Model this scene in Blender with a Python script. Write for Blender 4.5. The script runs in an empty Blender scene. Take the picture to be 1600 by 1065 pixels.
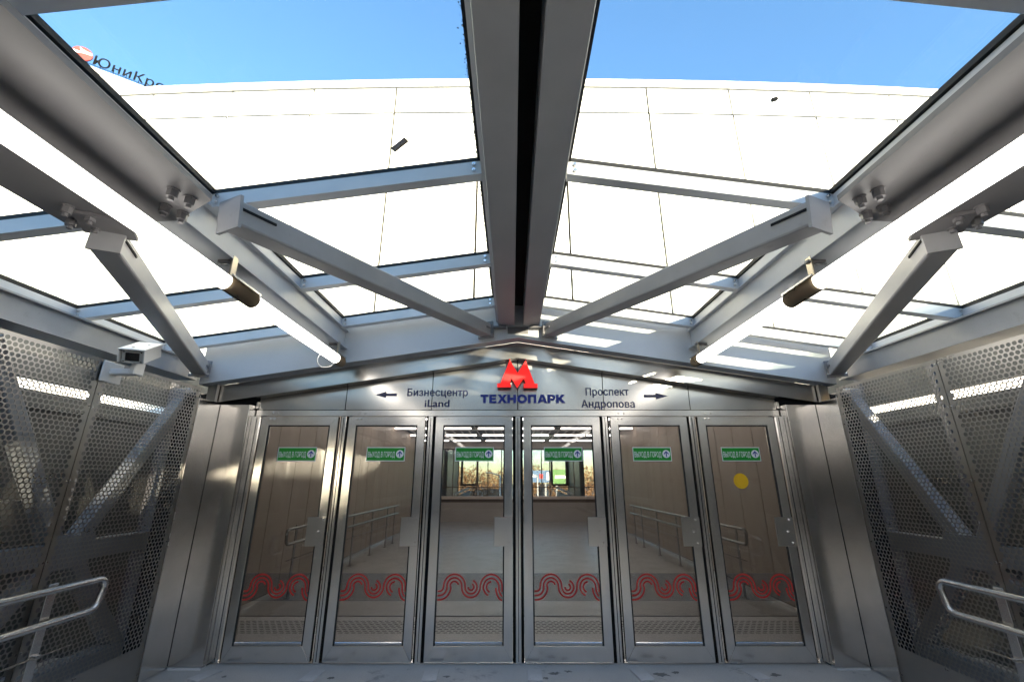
import bpy, bmesh, math, random
from mathutils import Vector, Matrix
random.seed(7)
R = math.radians
scene = bpy.context.scene
COL = scene.collection

# ------------------------------------------------------------------ camera
CAMX, EYE = -0.06, 1.55
cam = bpy.data.cameras.new('camera')
cam.sensor_fit = 'HORIZONTAL'; cam.sensor_width = 36.0
cam.lens = 682.0 / 1600.0 * 36.0
cam.clip_start = 0.05; cam.clip_end = 2000
camo = bpy.data.objects.new('camera', cam); COL.objects.link(camo)
camo.location = (CAMX, 0, EYE); camo.rotation_euler = (R(90 + 17.7), 0, 0)
scene.camera = camo

# ------------------------------------------------------------------ light
SUN_EL, SUN_AZ = 7.0, 22.0            # low sun, behind the camera and to the right
w = bpy.data.worlds.new('World'); scene.world = w; w.use_nodes = True
nt = w.node_tree; nt.nodes.clear()
sky = nt.nodes.new('ShaderNodeTexSky'); sky.sky_type = 'NISHITA'; sky.sun_disc = False
sky.sun_elevation = R(SUN_EL); sky.sun_rotation = R(180 - SUN_AZ)
sky.air_density = 1.0; sky.dust_density = 0.4; sky.ozone_density = 3.0
bg = nt.nodes.new('ShaderNodeBackground'); bg.inputs['Strength'].default_value = 0.135
wo = nt.nodes.new('ShaderNodeOutputWorld')
nt.links.new(sky.outputs[0], bg.inputs[0]); nt.links.new(bg.outputs[0], wo.inputs[0])
sun = bpy.data.lights.new('sun', 'SUN'); sun.energy = 3.6; sun.angle = R(0.5); sun.color = (1.0, 0.87, 0.66)
suno = bpy.data.objects.new('sun', sun); COL.objects.link(suno)
tosun = Vector((math.sin(R(SUN_AZ)) * math.cos(R(SUN_EL)), -math.cos(R(SUN_AZ)) * math.cos(R(SUN_EL)), math.sin(R(SUN_EL))))
suno.rotation_euler = (-tosun).to_track_quat('-Z', 'Y').to_euler()
scene.view_settings.view_transform = 'Standard'; scene.view_settings.look = 'None'
scene.view_settings.exposure = 2.75; scene.view_settings.gamma = 1.0
scene.view_settings.use_curve_mapping = False
scene.cycles.use_denoising = True
scene.cycles.max_bounces = 10; scene.cycles.diffuse_bounces = 5; scene.cycles.glossy_bounces = 5
scene.cycles.transparent_max_bounces = 16; scene.cycles.sample_clamp_indirect = 6.0
scene.cycles.caustics_reflective = False; scene.cycles.caustics_refractive = False

# ------------------------------------------------------------------ materials
MATS = {}
def base_mat(name):
    m = bpy.data.materials.new(name); m.use_nodes = True
    MATS[name] = m
    return m, m.node_tree, m.node_tree.nodes['Principled BSDF']
def coords(t, scale=(1, 1, 1), kind='Object'):
    tc = t.nodes.new('ShaderNodeTexCoord'); mp = t.nodes.new('ShaderNodeMapping')
    mp.inputs['Scale'].default_value = scale
    t.links.new(tc.outputs[kind], mp.inputs['Vector']); return mp.outputs[0]
def noise(t, vec, scale, detail=4, rough=.55):
    n = t.nodes.new('ShaderNodeTexNoise'); n.inputs['Scale'].default_value = scale
    n.inputs['Detail'].default_value = detail; n.inputs['Roughness'].default_value = rough
    if vec is not None: t.links.new(vec, n.inputs['Vector'])
    return n.outputs['Fac']
def ramp(t, fac, stops):
    r = t.nodes.new('ShaderNodeValToRGB')
    e = r.color_ramp.elements
    while len(e) < len(stops): e.new(.5)
    for i, (p, c) in enumerate(stops):
        e[i].position = p; e[i].color = (*c, 1) if len(c) == 3 else c
    t.links.new(fac, r.inputs[0]); return r.outputs[0]
def bump(t, b, fac, strength, dist=.01):
    n = t.nodes.new('ShaderNodeBump'); n.inputs['Strength'].default_value = strength
    n.inputs['Distance'].default_value = dist
    t.links.new(fac, n.inputs['Height']); t.links.new(n.outputs[0], b.inputs['Normal'])
def maprange(t, fac, a, b):
    n = t.nodes.new('ShaderNodeMapRange'); n.inputs['To Min'].default_value = a; n.inputs['To Max'].default_value = b
    n.inputs['From Min'].default_value = .3; n.inputs['From Max'].default_value = .7
    t.links.new(fac, n.inputs['Value']); return n.outputs[0]
def paint(name, col, rough=.45, var=.12, bscale=260, bstr=.04, dirt=None, spec=.5, kind='Object'):
    m, t, b = base_mat(name)
    v = coords(t, kind=kind)
    n = noise(t, v, 2.2, 6, .6)
    lo = tuple(c * (1 - var) for c in col); hi = tuple(min(1, c * (1 + var)) for c in col)
    c = ramp(t, n, [(.3, lo), (.7, hi)])
    if dirt:
        n2 = noise(t, v, 9, 8, .7)
        mx = t.nodes.new('ShaderNodeMixRGB'); mx.inputs[2].default_value = (*dirt, 1)
        f = ramp(t, n2, [(.60, (0, 0, 0)), (.74, (.7, .7, .7))]); t.links.new(f, mx.inputs[0]); t.links.new(c, mx.inputs[1]); c = mx.outputs[0]
    t.links.new(c, b.inputs['Base Color'])
    t.links.new(maprange(t, n, rough - .06, rough + .08), b.inputs['Roughness'])
    b.inputs['Specular IOR Level'].default_value = spec
    bump(t, b, noise(t, v, bscale, 2), bstr, .002)
    return m
def steel(name, col, r0, r1, grain=(1.2, 1.2, 260), gstr=.05, wave=.0, aniso=0.0):
    m, t, b = base_mat(name)
    b.inputs['Metallic'].default_value = 1.0
    v = coords(t, grain); n = noise(t, v, 2.0, 3)
    v2 = coords(t); n2 = noise(t, v2, 3.0, 6, .65)
    c = ramp(t, n2, [(.25, tuple(x * .90 for x in col)), (.75, tuple(min(1, x * 1.05) for x in col))])
    t.links.new(c, b.inputs['Base Color'])
    ad = t.nodes.new('ShaderNodeMath'); ad.operation = 'MULTIPLY_ADD'
    t.links.new(n, ad.inputs[0]); ad.inputs[1].default_value = .5
    ml = t.nodes.new('ShaderNodeMath'); ml.operation = 'MULTIPLY'; t.links.new(n2, ml.inputs[0]); ml.inputs[1].default_value = .5
    t.links.new(ml.outputs[0], ad.inputs[2])
    t.links.new(maprange(t, ad.outputs[0], r0, r1), b.inputs['Roughness'])
    h = n
    if wave:
        n3 = noise(t, coords(t, (1.2, 1.2, 3.2)), 2.4, 2)
        ad2 = t.nodes.new('ShaderNodeMath'); ad2.operation = 'MULTIPLY_ADD'
        t.links.new(n3, ad2.inputs[0]); ad2.inputs[1].default_value = wave; t.links.new(n, ad2.inputs[2]); h = ad2.outputs[0]
    if gstr: bump(t, b, h, gstr, .004)
    return m
def emit(name, col, strength):
    m, t, b = base_mat(name)
    b.inputs['Base Color'].default_value = (*col, 1); b.inputs['Roughness'].default_value = .35
    b.inputs['Emission Color'].default_value = (*col, 1); b.inputs['Emission Strength'].default_value = strength
    return m
def clear_glass(name, tint, ior=1.5, rough=0.0, haze=0.0, hazecol=(.8, .8, .8)):
    """thin sheet glass: coloured see-through plus a Fresnel reflection, with a little dust"""
    m = bpy.data.materials.new(name); m.use_nodes = True; MATS[name] = m
    t = m.node_tree; t.nodes.clear()
    out = t.nodes.new('ShaderNodeOutputMaterial'); tr = t.nodes.new('ShaderNodeBsdfTransparent')
    tr.inputs[0].default_value = (*tint, 1)
    gl = t.nodes.new('ShaderNodeBsdfGlossy'); gl.inputs['Roughness'].default_value = rough
    fr = t.nodes.new('ShaderNodeFresnel'); fr.inputs['IOR'].default_value = ior
    geo = t.nodes.new('ShaderNodeNewGeometry')
    # the same outside index on both faces: a sheet reflects alike from either side
    io = t.nodes.new('ShaderNodeMapRange'); io.inputs['To Min'].default_value = ior; io.inputs['To Max'].default_value = 1 / ior
    t.links.new(geo.outputs['Backfacing'], io.inputs['Value']); t.links.new(io.outputs[0], fr.inputs['IOR'])
    mx = t.nodes.new('ShaderNodeMixShader')
    t.links.new(fr.outputs[0], mx.inputs[0]); t.links.new(tr.outputs[0], mx.inputs[1]); t.links.new(gl.outputs[0], mx.inputs[2])
    last = mx.outputs[0]
    if haze:
        df = t.nodes.new('ShaderNodeBsdfDiffuse'); df.inputs[0].default_value = (*hazecol, 1)
        v = coords(t); n = noise(t, v, 2.5, 8, .72)
        n5 = noise(t, coords(t, (9, 2.2, 9)), 3.0, 10, .78)
        mm = t.nodes.new('ShaderNodeMath'); mm.operation = 'MULTIPLY'; t.links.new(n, mm.inputs[0]); t.links.new(n5, mm.inputs[1])
        f = ramp(t, mm.outputs[0], [(.20, (haze * .3,) * 3), (.30, (haze * 1.2,) * 3), (.42, (haze * 4.5,) * 3)])
        m2 = t.nodes.new('ShaderNodeMixShader'); t.links.new(f, m2.inputs[0]); t.links.new(last, m2.inputs[1]); t.links.new(df.outputs[0], m2.inputs[2])
        last = m2.outputs[0]
    t.links.new(last, out.inputs[0]); return m

paint('steel_paint', (.20, .19, .194), .42, .10, 320, .05, dirt=(.165, .155, .15))
paint('steel_paint_dark', (.42, .42, .425), .48, .08, 320, .05)
paint('fascia_paint', (.56, .57, .585), .40, .06, 300, .03)
paint('purlin_paint', (.60, .605, .61), .36, .08, 300, .03)
paint('brace_paint', (.38, .375, .38), .42, .12, 320, .05, dirt=(.28, .265, .25))
paint('truss_paint', (.28, .285, .295), .45, .1, 300, .04)
paint('black_rubber', (.012, .012, .012), .7, .3)
paint('black_gap', (.006, .006, .006), .9, .2)
paint('white_plastic', (.72, .72, .71), .38, .04)
paint('lens_black', (.01, .01, .012), .08, .2)
paint('sealant', (.55, .55, .54), .8, .3, 60, .3)
paint('cladding_white', (.84, .83, .80), .5, .03, 40, .02)
paint('cladding_joint', (.010, .0075, .004), .9, .15)
paint('navy', (.008, .02, .24), .35, .05)
paint('navy_dark', (.006, .009, .07), .4, .05)
paint('green_film', (.006, .27, .012), .4, .05)
paint('white_film', (.80, .80, .80), .45, .03)
paint('yellow_film', (.85, .47, .01), .5, .03)
paint('red_film', (.62, .03, .025), .5, .08)
paint('emblem_side', (.05, .004, .004), .5, .08)
paint('board_grey', (.12, .118, .112), .55, .15)
paint('wall_beige', (.36, .295, .24), .5, .06, 80, .02)
paint('parapet_grey', (.42, .395, .37), .5, .05)
paint('band_beige', (.74, .66, .60), .5, .05)
paint('ceiling_dark', (.10, .10, .10), .7, .1)
paint('slat_white', (.55, .55, .53), .5, .05)
paint('frame_brown', (.10, .07, .055), .5, .1)
paint('dark_panel', (.06, .068, .075), .35, .1)
paint('scrap_dark', (.008, .008, .009), .9, .2, spec=.05)
paint('grit', (.10, .09, .06), .9, .5, 30, .3)
paint('office_white', (.78, .77, .74), .6, .04)
paint('office_glass', (.05, .07, .09), .12, .2)
paint('sign_grey', (.006, .0062, .007), .9, .1, spec=.05)
paint('sign_red', (.30, .022, .015), .5, .05)
paint('bark', (.10, .07, .05), .9, .3)
paint('leaf_brown', (.24, .14, .065), .8, .35, 20, .1)
paint('billboard_blue', (.08, .17, .32), .5, .1)
paint('billboard_green', (.10, .26, .06), .5, .1)
paint('van_white', (.75, .75, .75), .3, .03)
paint('plate_grey', (.58, .57, .56), .4, .25, 60, .2, dirt=(.16, .15, .14))
paint('stain', (.20, .195, .185), .8, .3)
paint('tyre', (.02, .02, .02), .8, .2)
paint('asphalt', (.06, .06, .062), .9, .2, 30, .3)
paint('kiosk_grey', (.35, .36, .36), .6, .1)
steel('stainless', (.80, .77, .73), .17, .24, (3, 3, 3), 0)
steel('stainless_sheet', (.70, .67, .64), .15, .20, (1.0, 1.0, 1.0), .004, 2.0)
steel('stainless_sign', (.54, .52, .495), .18, .28, (1.0, 1.0, 1.0), .008, 2.0)
steel('stainless_mesh', (.38, .365, .345), .26, .32, (1, 1, 3), 0)
steel('trim_steel', (.40, .385, .37), .20, .28, (1, 1, 3), 0)
steel('rail_dark', (.22, .21, .20), .30, .40, (1, 1, 1), 0)
steel('rail_steel', (.60, .59, .58), .20, .30, (1, 1, 1), .004)
steel('brass_grey', (.55, .48, .38), .22, .34, (1, 1, 1), .004)
emit('tube_white', (1.0, .96, .89), 1.25)
emit('ceiling_lamp', (1.0, .95, .90), 2.5)
emit('emblem_red', (.80, .012, .008), .17)
clear_glass('roof_glass', (.93, .955, .95), 1.45, 0.0, .004)
clear_glass('door_glass', (.76, .74, .72), 1.72, .01, .012, (.5, .45, .4))
clear_glass('window_glass', (.92, .94, .94), 1.5, 0.0, .004)
clear_glass('frosted_band', (.82, .82, .82), 1.3, .3, .05, (.6, .6, .6))

def opal(name, col):
    m = bpy.data.materials.new(name); m.use_nodes = True; MATS[name] = m
    t = m.node_tree; t.nodes.clear(); out = t.nodes.new('ShaderNodeOutputMaterial')
    a = t.nodes.new('ShaderNodeBsdfTranslucent'); a.inputs[0].default_value = (*col, 1)
    d = t.nodes.new('ShaderNodeBsdfDiffuse'); d.inputs[0].default_value = (*col, 1)
    x = t.nodes.new('ShaderNodeMixShader'); x.inputs[0].default_value = .45
    t.links.new(a.outputs[0], x.inputs[1]); t.links.new(d.outputs[0], x.inputs[2]); t.links.new(x.outputs[0], out.inputs[0])
opal('opal_sheet', (.62, .61, .60))
def floor_mat(name, c0, c1, stain, tile, rough):
    m, t, b = base_mat(name)
    v = coords(t)
    n = noise(t, v, 1.1, 8, .62)
    c = ramp(t, n, [(.28, c0), (.72, c1)])
    n2 = noise(t, v, 3.1, 10, .72)
    mx = t.nodes.new('ShaderNodeMixRGB'); mx.inputs[2].default_value = (*stain, 1)
    t.links.new(ramp(t, n2, [(.58, (0, 0, 0)), (.72, (.75,) * 3)]), mx.inputs[0]); t.links.new(c, mx.inputs[1])
    n3 = noise(t, v, 90, 3)
    m3 = t.nodes.new('ShaderNodeMixRGB'); m3.blend_type = 'MULTIPLY'; m3.inputs[0].default_value = .35
    t.links.new(mx.outputs[0], m3.inputs[1]); t.links.new(ramp(t, n3, [(.3, (.6,) * 3), (.7, (1.2,) * 3)]), m3.inputs[2])
    t.links.new(m3.outputs[0], b.inputs['Base Color'])
    t.links.new(maprange(t, n2, rough - .1, rough + .15), b.inputs['Roughness'])
    bump(t, b, n3, .10, .003)
    return m
floor_mat('deck_concrete', (.50, .48, .45), (.62, .60, .57), (.10, .095, .09), None, .55)
floor_mat('hall_floor', (.30, .29, .28), (.38, .37, .355), (.24, .23, .22), None, .35)
floor_mat('threshold_floor', (.62, .62, .61), (.72, .72, .71), (.42, .42, .41), None, .4)
floor_mat('ground_soil', (.10, .095, .08), (.17, .16, .13), (.06, .055, .045), None, .9)

# ------------------------------------------------------------------ builders
INV = {}
def thing(name, label=None, cat=None, loc=(0, 0, 0), group=None, kind=None, local=False, rotz=0):
    o = bpy.data.objects.new(name, None); COL.objects.link(o)
    o.empty_display_size = .1; o.location = loc; o.rotation_euler = (0, 0, rotz)
    INV[o] = Matrix() if local else Matrix.Translation(-Vector(loc))
    tag(o, label, cat, group, kind); return o
def tag(o, label=None, cat=None, group=None, kind=None):
    if label: o['label'] = label
    if cat: o['category'] = cat
    if group: o['group'] = group
    if kind: o['kind'] = kind
    return o
def link(name, me, mat, parent=None, smooth=False):
    o = bpy.data.objects.new(name, me); COL.objects.link(o)
    if mat is not None:
        me.materials.clear(); me.materials.append(MATS[mat])
    if smooth:
        for p in me.polygons: p.use_smooth = True
    if parent is not None:
        o.parent = parent
        if parent in INV: o.matrix_parent_inverse = INV[parent]
    return o
def pydata(name, v, f):
    me = bpy.data.meshes.new(name); me.from_pydata(v, [], f); me.update(); return me
def bm_mesh(name, bm):
    me = bpy.data.meshes.new(name); bm.normal_update(); bm.to_mesh(me); bm.free(); return me
def add_box(bm, x0, x1, y0, y1, z0, z1, bev=0, seg=1):
    r = bmesh.ops.create_cube(bm, size=1)
    vs = r['verts']
    for v in vs:
        v.co = Vector(((x0 + x1) / 2 + v.co.x * (x1 - x0), (y0 + y1) / 2 + v.co.y * (y1 - y0), (z0 + z1) / 2 + v.co.z * (z1 - z0)))
    if bev:
        es = list({e for v in vs for e in v.link_edges})
        bmesh.ops.bevel(bm, geom=es, offset=bev, segments=seg, affect='EDGES', profile=.6)
def box(name, x0, x1, y0, y1, z0, z1, mat, parent=None, bev=0, seg=1):
    bm = bmesh.new(); add_box(bm, min(x0, x1), max(x0, x1), min(y0, y1), max(y0, y1), min(z0, z1), max(z0, z1), bev, seg)
    return link(name, bm_mesh(name, bm), mat, parent)
def boxes(name, lst, mat, parent=None, bev=0):
    bm = bmesh.new()
    for b in lst: add_box(bm, *b, bev=bev)
    return link(name, bm_mesh(name, bm), mat, parent)
def add_prism(bm, poly, axis, a0, a1):
    """poly: 2-D outline; axis 'y': points are (x, z), 'z': (x, y), 'x': (y, z)"""
    def P(p, a):
        return {'y': (p[0], a, p[1]), 'z': (p[0], p[1], a), 'x': (a, p[0], p[1])}[axis]
    v0 = [bm.verts.new(P(p, a0)) for p in poly]; v1 = [bm.verts.new(P(p, a1)) for p in poly]
    n = len(poly)
    for i in range(n):
        bm.faces.new((v0[i], v0[(i + 1) % n], v1[(i + 1) % n], v1[i]))
    f0 = bm.faces.new(v0[::-1]); f1 = bm.faces.new(v1)
    f0.normal_update(); f1.normal_update()
    bmesh.ops.triangulate(bm, faces=[f for f in (f0, f1) if len(f.verts) > 4])
def prism(name, poly, axis, a0, a1, mat, parent=None):
    bm = bmesh.new(); add_prism(bm, poly, axis, a0, a1)
    bmesh.ops.recalc_face_normals(bm, faces=bm.faces[:])
    return link(name, bm_mesh(name, bm), mat, parent)
def add_bar(bm, p0, p1, w, h, up=(0, 0, 1), bev=0):
    p0, p1 = Vector(p0), Vector(p1); d = (p1 - p0).normalized()
    s = d.cross(Vector(up)).normalized(); u = s.cross(d)
    vs = []
    for p in (p0, p1):
        for a, b in ((-1, -1), (1, -1), (1, 1), (-1, 1)): vs.append(bm.verts.new(p + s * (a * w / 2) + u * (b * h / 2)))
    fs = []
    for i in range(4):
        j = (i + 1) % 4; fs.append(bm.faces.new((vs[i], vs[j], vs[4 + j], vs[4 + i])))
    fs.append(bm.faces.new(vs[:4][::-1])); fs.append(bm.faces.new(vs[4:]))
    bmesh.ops.recalc_face_normals(bm, faces=fs)
    if bev:
        es = list({e for v in vs for e in v.link_edges})
        bmesh.ops.bevel(bm, geom=es, offset=bev, segments=2, affect='EDGES', profile=.5)
def bar(name, p0, p1, w, h, mat, parent=None, up=(0, 0, 1), bev=0):
    bm = bmesh.new(); add_bar(bm, p0, p1, w, h, up, bev); return link(name, bm_mesh(name, bm), mat, parent)
def add_tube(bm, pts, r, seg=12, cap=True):
    pts = [Vector(p) for p in pts]; rings = []
    d0 = (pts[1] - pts[0]).normalized()
    ref = Vector((0, 0, 1)) if abs(d0.z) < .9 else Vector((1, 0, 0))
    s = d0.cross(ref).normalized()
    for i, p in enumerate(pts):
        a = (pts[i] - pts[i - 1]).normalized() if i else d0
        b = (pts[i + 1] - pts[i]).normalized() if i < len(pts) - 1 else a
        d = (a + b).normalized(); s = (s - d * s.dot(d)).normalized(); u = d.cross(s)
        k = 1 / max(.5, d.dot(b))
        rr = r[i] if isinstance(r, (list, tuple)) else r
        rings.append([bm.verts.new(p + (s * math.cos(2 * math.pi * j / seg) + u * math.sin(2 * math.pi * j / seg)) * rr) for j in range(seg)])
    for a, b in zip(rings, rings[1:]):
        for j in range(seg):
            f = bm.faces.new((a[j], a[(j + 1) % seg], b[(j + 1) % seg], b[j])); f.smooth = True
    if cap:
        bm.faces.new(rings[0][::-1]); bm.faces.new(rings[-1])
def tube(name, pts, r, mat, parent=None, seg=12):
    bm = bmesh.new(); add_tube(bm, pts, r, seg); bmesh.ops.recalc_face_normals(bm, faces=bm.faces[:])
    return link(name, bm_mesh(name, bm), mat, parent)
def arc_path(pts, rad, n=6):
    """polyline with rounded corners"""
    pts = [Vector(p) for p in pts]; out = [pts[0]]
    for i in range(1, len(pts) - 1):
        a = (pts[i - 1] - pts[i]).normalized(); b = (pts[i + 1] - pts[i]).normalized()
        ang = a.angle(b); t = rad / math.tan(ang / 2)
        c = pts[i] + (a + b).normalized() * (rad / math.sin(ang / 2))
        s = pts[i] + a * t; e = pts[i] + b * t
        v0 = s - c; v1 = e - c; th = v0.angle(v1)
        for k in range(n + 1):
            q = k / n; out.append(c + (v0 * math.sin((1 - q) * th) + v1 * math.sin(q * th)) / math.sin(th))
    out.append(pts[-1]); return out
def clone(src, parent=None, **kw):
    o = src.copy(); COL.objects.link(o)
    if parent is not None:
        o.parent = parent; o.matrix_parent_inverse = INV.get(parent, Matrix())
    for k, v in kw.items(): setattr(o, k, v)
    return o
def copy_tree(o, parent=None):
    c = o.copy(); COL.objects.link(c)
    if parent is not None:
        c.parent = parent; c.matrix_parent_inverse = o.matrix_parent_inverse
    for ch in KIDS.get(o, [x for x in bpy.data.objects if x.parent == o]): copy_tree(ch, c)
    return c
KIDS = {}
def text_mesh(body, width, height, depth=.0008, bold=0.0, spacing=1.0):
    """printed lettering fitted to width x height (cap height); x right, z up, facing -y, centred"""
    c = bpy.data.curves.new('lettering', 'FONT'); c.body = body; c.size = 1.0
    c.space_character = spacing; c.resolution_u = 3
    o = bpy.data.objects.new('lettering', c); COL.objects.link(o)
    bpy.context.view_layer.update()
    me = bpy.data.meshes.new_from_object(o.evaluated_get(bpy.context.evaluated_depsgraph_get()))
    bpy.data.objects.remove(o); bpy.data.curves.remove(c)
    xs = [v.co.x for v in me.vertices]; x0, x1 = min(xs), max(xs)
    # the small cyrillic en comes as three overlapping bars: rebuild it from plain quads
    V = [v.co for v in me.vertices]; drop = set(); quads = []
    for i in range(len(V) - 11):
        ys = [round(V[i + k].y, 2) for k in range(12)]
        if ys == [.32, .24, .24, .32, .54, 0, 0, .54, .54, 0, 0, .54]:
            drop |= set(range(i, i + 12)); quads += [(i + 4, i + 5, i + 6, i + 7), (i + 8, i + 9, i + 10, i + 11)]
            V[i].x = V[i + 1].x = V[i + 11].x; V[i + 2].x = V[i + 3].x = V[i + 4].x; quads.append((i, i + 1, i + 2, i + 3))
    polys = [tuple(p.vertices) for p in me.polygons if p.vertices[0] not in drop] + quads
    vs = []; fs = []
    shifts = [(0, 0)] if not bold else [(0, 0), (-bold, 0), (bold, 0), (0, bold * .6), (0, -bold * .6)]
    for k, (dx, dz) in enumerate(shifts):
        n0 = len(vs)
        for v in me.vertices:
            vs.append(((v.co.x + dx - (x0 + x1) / 2) / (x1 - x0) * width, -depth - .0002 * k, (v.co.y + dz) / .73 * height - height / 2))
        fs += [tuple(i + n0 for i in p) for p in polys]
    bpy.data.meshes.remove(me)
    return pydata('lettering', vs, fs)
GLYPH = {'Т': [[(0, 1), (.9, 1), (.9, .76), (.6, .76), (.6, 0), (.3, 0), (.3, .76), (0, .76)]],
         'Е': [[(0, 0), (0, 1), (.8, 1), (.8, .78), (.3, .78), (.3, .61), (.74, .61), (.74, .40), (.3, .40), (.3, .22), (.82, .22), (.82, 0)]],
         'Х': [[(0, 0), (.35, .51), (.03, 1), (.38, 1), (.54, .70), (.70, 1), (1.05, 1), (.72, .51), (1.08, 0), (.72, 0), (.53, .33), (.35, 0)]],
         'Н': [[(0, 0), (0, 1), (.3, 1), (.3, .62), (.68, .62), (.68, 1), (.98, 1), (.98, 0), (.68, 0), (.68, .38), (.3, .38), (.3, 0)]],
         'П': [[(0, 0), (0, 1), (.95, 1), (.95, 0), (.65, 0), (.65, .76), (.3, .76), (.3, 0)]],
         'А': [[(0, 0), (.38, 1), (.72, 1), (1.1, 0), (.79, 0), (.55, .72), (.31, 0)], [(.36, .18), (.42, .38), (.68, .38), (.74, .18)]],
         'К': [[(0, 0), (0, 1), (.3, 1), (.3, .62), (.62, 1), (1.0, 1), (.60, .54), (1.03, 0), (.67, 0), (.38, .38), (.3, .29), (.3, 0)]]}
def ring_glyph(cx_, cz_, ro, ri, kx, n=28, a0=0, a1=360):
    P = []
    full = abs(a1 - a0) >= 360
    for k in range(n):
        q0, q1 = R(a0 + (a1 - a0) * k / n), R(a0 + (a1 - a0) * (k + 1) / n)
        P.append([(cx_ + ro * kx * math.cos(q0), cz_ + ro * math.sin(q0)), (cx_ + ro * kx * math.cos(q1), cz_ + ro * math.sin(q1)),
                  (cx_ + (ro - ri) * kx * .92 * math.cos(q1), cz_ + (ro - ri) * math.sin(q1)), (cx_ + (ro - ri) * kx * .92 * math.cos(q0), cz_ + (ro - ri) * math.sin(q0))])
    return P
GLYPH['О'] = ring_glyph(.56, .5, .52, .26, 1.08)
GLYPH['Р'] = [[(0, 0), (0, 1), (.3, 1), (.3, 0)], [(.3, 1), (.55, 1), (.55, .78), (.3, .78)], [(.3, .54), (.55, .54), (.55, .32), (.3, .32)]] + ring_glyph(.55, .66, .34, .215, .98, 14, -90, 90)
ADV = {'Т': .98, 'Е': .92, 'Х': 1.12, 'Н': 1.10, 'О': 1.22, 'П': 1.07, 'А': 1.14, 'Р': .97, 'К': 1.03}
def block_text(body, width, height, depth):
    """heavy wide capitals cut as solid letters"""
    tot = sum(ADV[ch] for ch in body); kx = width / tot; bm = bmesh.new(); x = -width / 2
    for ch in body:
        for k, pl in enumerate(GLYPH[ch]):
            add_prism(bm, [(x + p[0] * kx, p[1] * height - height / 2) for p in pl], 'y', -depth - .0003 * (k % 2), 0)
        x += ADV[ch] * kx
    bmesh.ops.recalc_face_normals(bm, faces=bm.faces[:])
    return bm_mesh('lettering', bm)

# ------------------------------------------------------------------ dimensions
YD = 4.56                                   # door plane
def glass_z(x): return 3.385 - .15 * abs(x)
def gable(z0, x): return z0 - .153 * abs(x)

# ================================================================== SETTING
bm = bmesh.new(); add_box(bm, -700, 700, -700, 900, -5.4, -5.0)
tag(link('ground', bm_mesh('ground', bm), 'ground_soil'), 'brown grey soil outside, far below the deck', None, None, 'structure')
deck = box('floor', -4.4, 4.4, -18.0, 4.70, -.25, 0, 'deck_concrete'); tag(deck, 'grey concrete deck in front of the doors', kind='structure')
hall = box('hall_floor', -3.6, 3.6, 5.96, 22.6, -.25, .015, 'hall_floor'); tag(hall, 'dark polished floor of the hall behind the doors', kind='structure')
thr = box('threshold_floor', -3.6, 3.6, 4.70, 5.96, -.25, .004, 'threshold_floor'); tag(thr, 'light floor strip just inside the doors', kind='structure')
# grating let into the light strip: rows of short slots
lst = []
for r in range(8):
    for i in range(96):
        x = -3.3 + i * .0695 + (r % 2) * .035; y = 5.36 + r * .058
        lst.append((x, x + .046, y, y + .018, .002, .0065))
verts = []; faces = []
for b in lst:
    k = len(verts)
    verts += [(b[0], b[2], b[5]), (b[1], b[2], b[5]), (b[1], b[3], b[5]), (b[0], b[3], b[5])]; faces.append((k, k + 1, k + 2, k + 3))
o = link('grating_slots', pydata('grating_slots', verts, faces), 'scrap_dark', thr); o['kind'] = 'stuff'
# cover plates of the floor springs
pm = None
for x, y, rz, l in ((-2.62, 4.33, -.35, 'worn'), (-1.72, 4.32, -.12, ''), (-.74, 4.33, .03, ''), (.13, 4.33, .0, ''), (1.03, 4.34, .16, ''), (1.98, 4.35, .25, '')):
    if pm is None:
        bm = bmesh.new(); add_box(bm, -.06, .06, -.12, .10, 0, .008, .002)
        add_box(bm, -.045, -.035, -.10, -.09, .008, .011); add_box(bm, .03, .04, .06, .07, .008, .011)
        pm = bm_mesh('cover_plate', bm)
    o = link('cover_plate', pm, 'plate_grey', deck); o.location = (x, y, .001); o.rotation_euler = (0, 0, rz)

rw = box('sun_block_wall', -4.3, 4.3, -18.1, -17.9, -.2, 3.9, 'kiosk_grey'); tag(rw, 'unseen wall added across the rear to keep out sun and glare', kind='structure')  # unseen wall, added to keep low sun and glare off the steel
# dark smears round the plates
for cx_, cy_, rr, k in ((.30, 4.36, .055, 1), (.42, 4.40, .035, 2), (.22, 4.27, .03, 3), (1.20, 4.34, .07, 4), (1.32, 4.38, .04, 5), (2.15, 4.33, .05, 6), (-.60, 4.30, .035, 7), (-2.45, 4.30, .03, 8), (-1.55, 4.27, .04, 9), (1.95, 4.24, .03, 10)):
    rnd = random.Random(k); n = 18
    pts = [(cx_ + rr * rnd.uniform(.35, 1.25) * math.cos(2 * math.pi * q / n), cy_ + rr * .8 * rnd.uniform(.35, 1.2) * math.sin(2 * math.pi * q / n), .0012) for q in range(n)]
    link('stain', pydata('stain', pts + [(cx_, cy_, .0012)], [(q, (q + 1) % n, n) for q in range(n)]), 'stain', deck)
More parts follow.
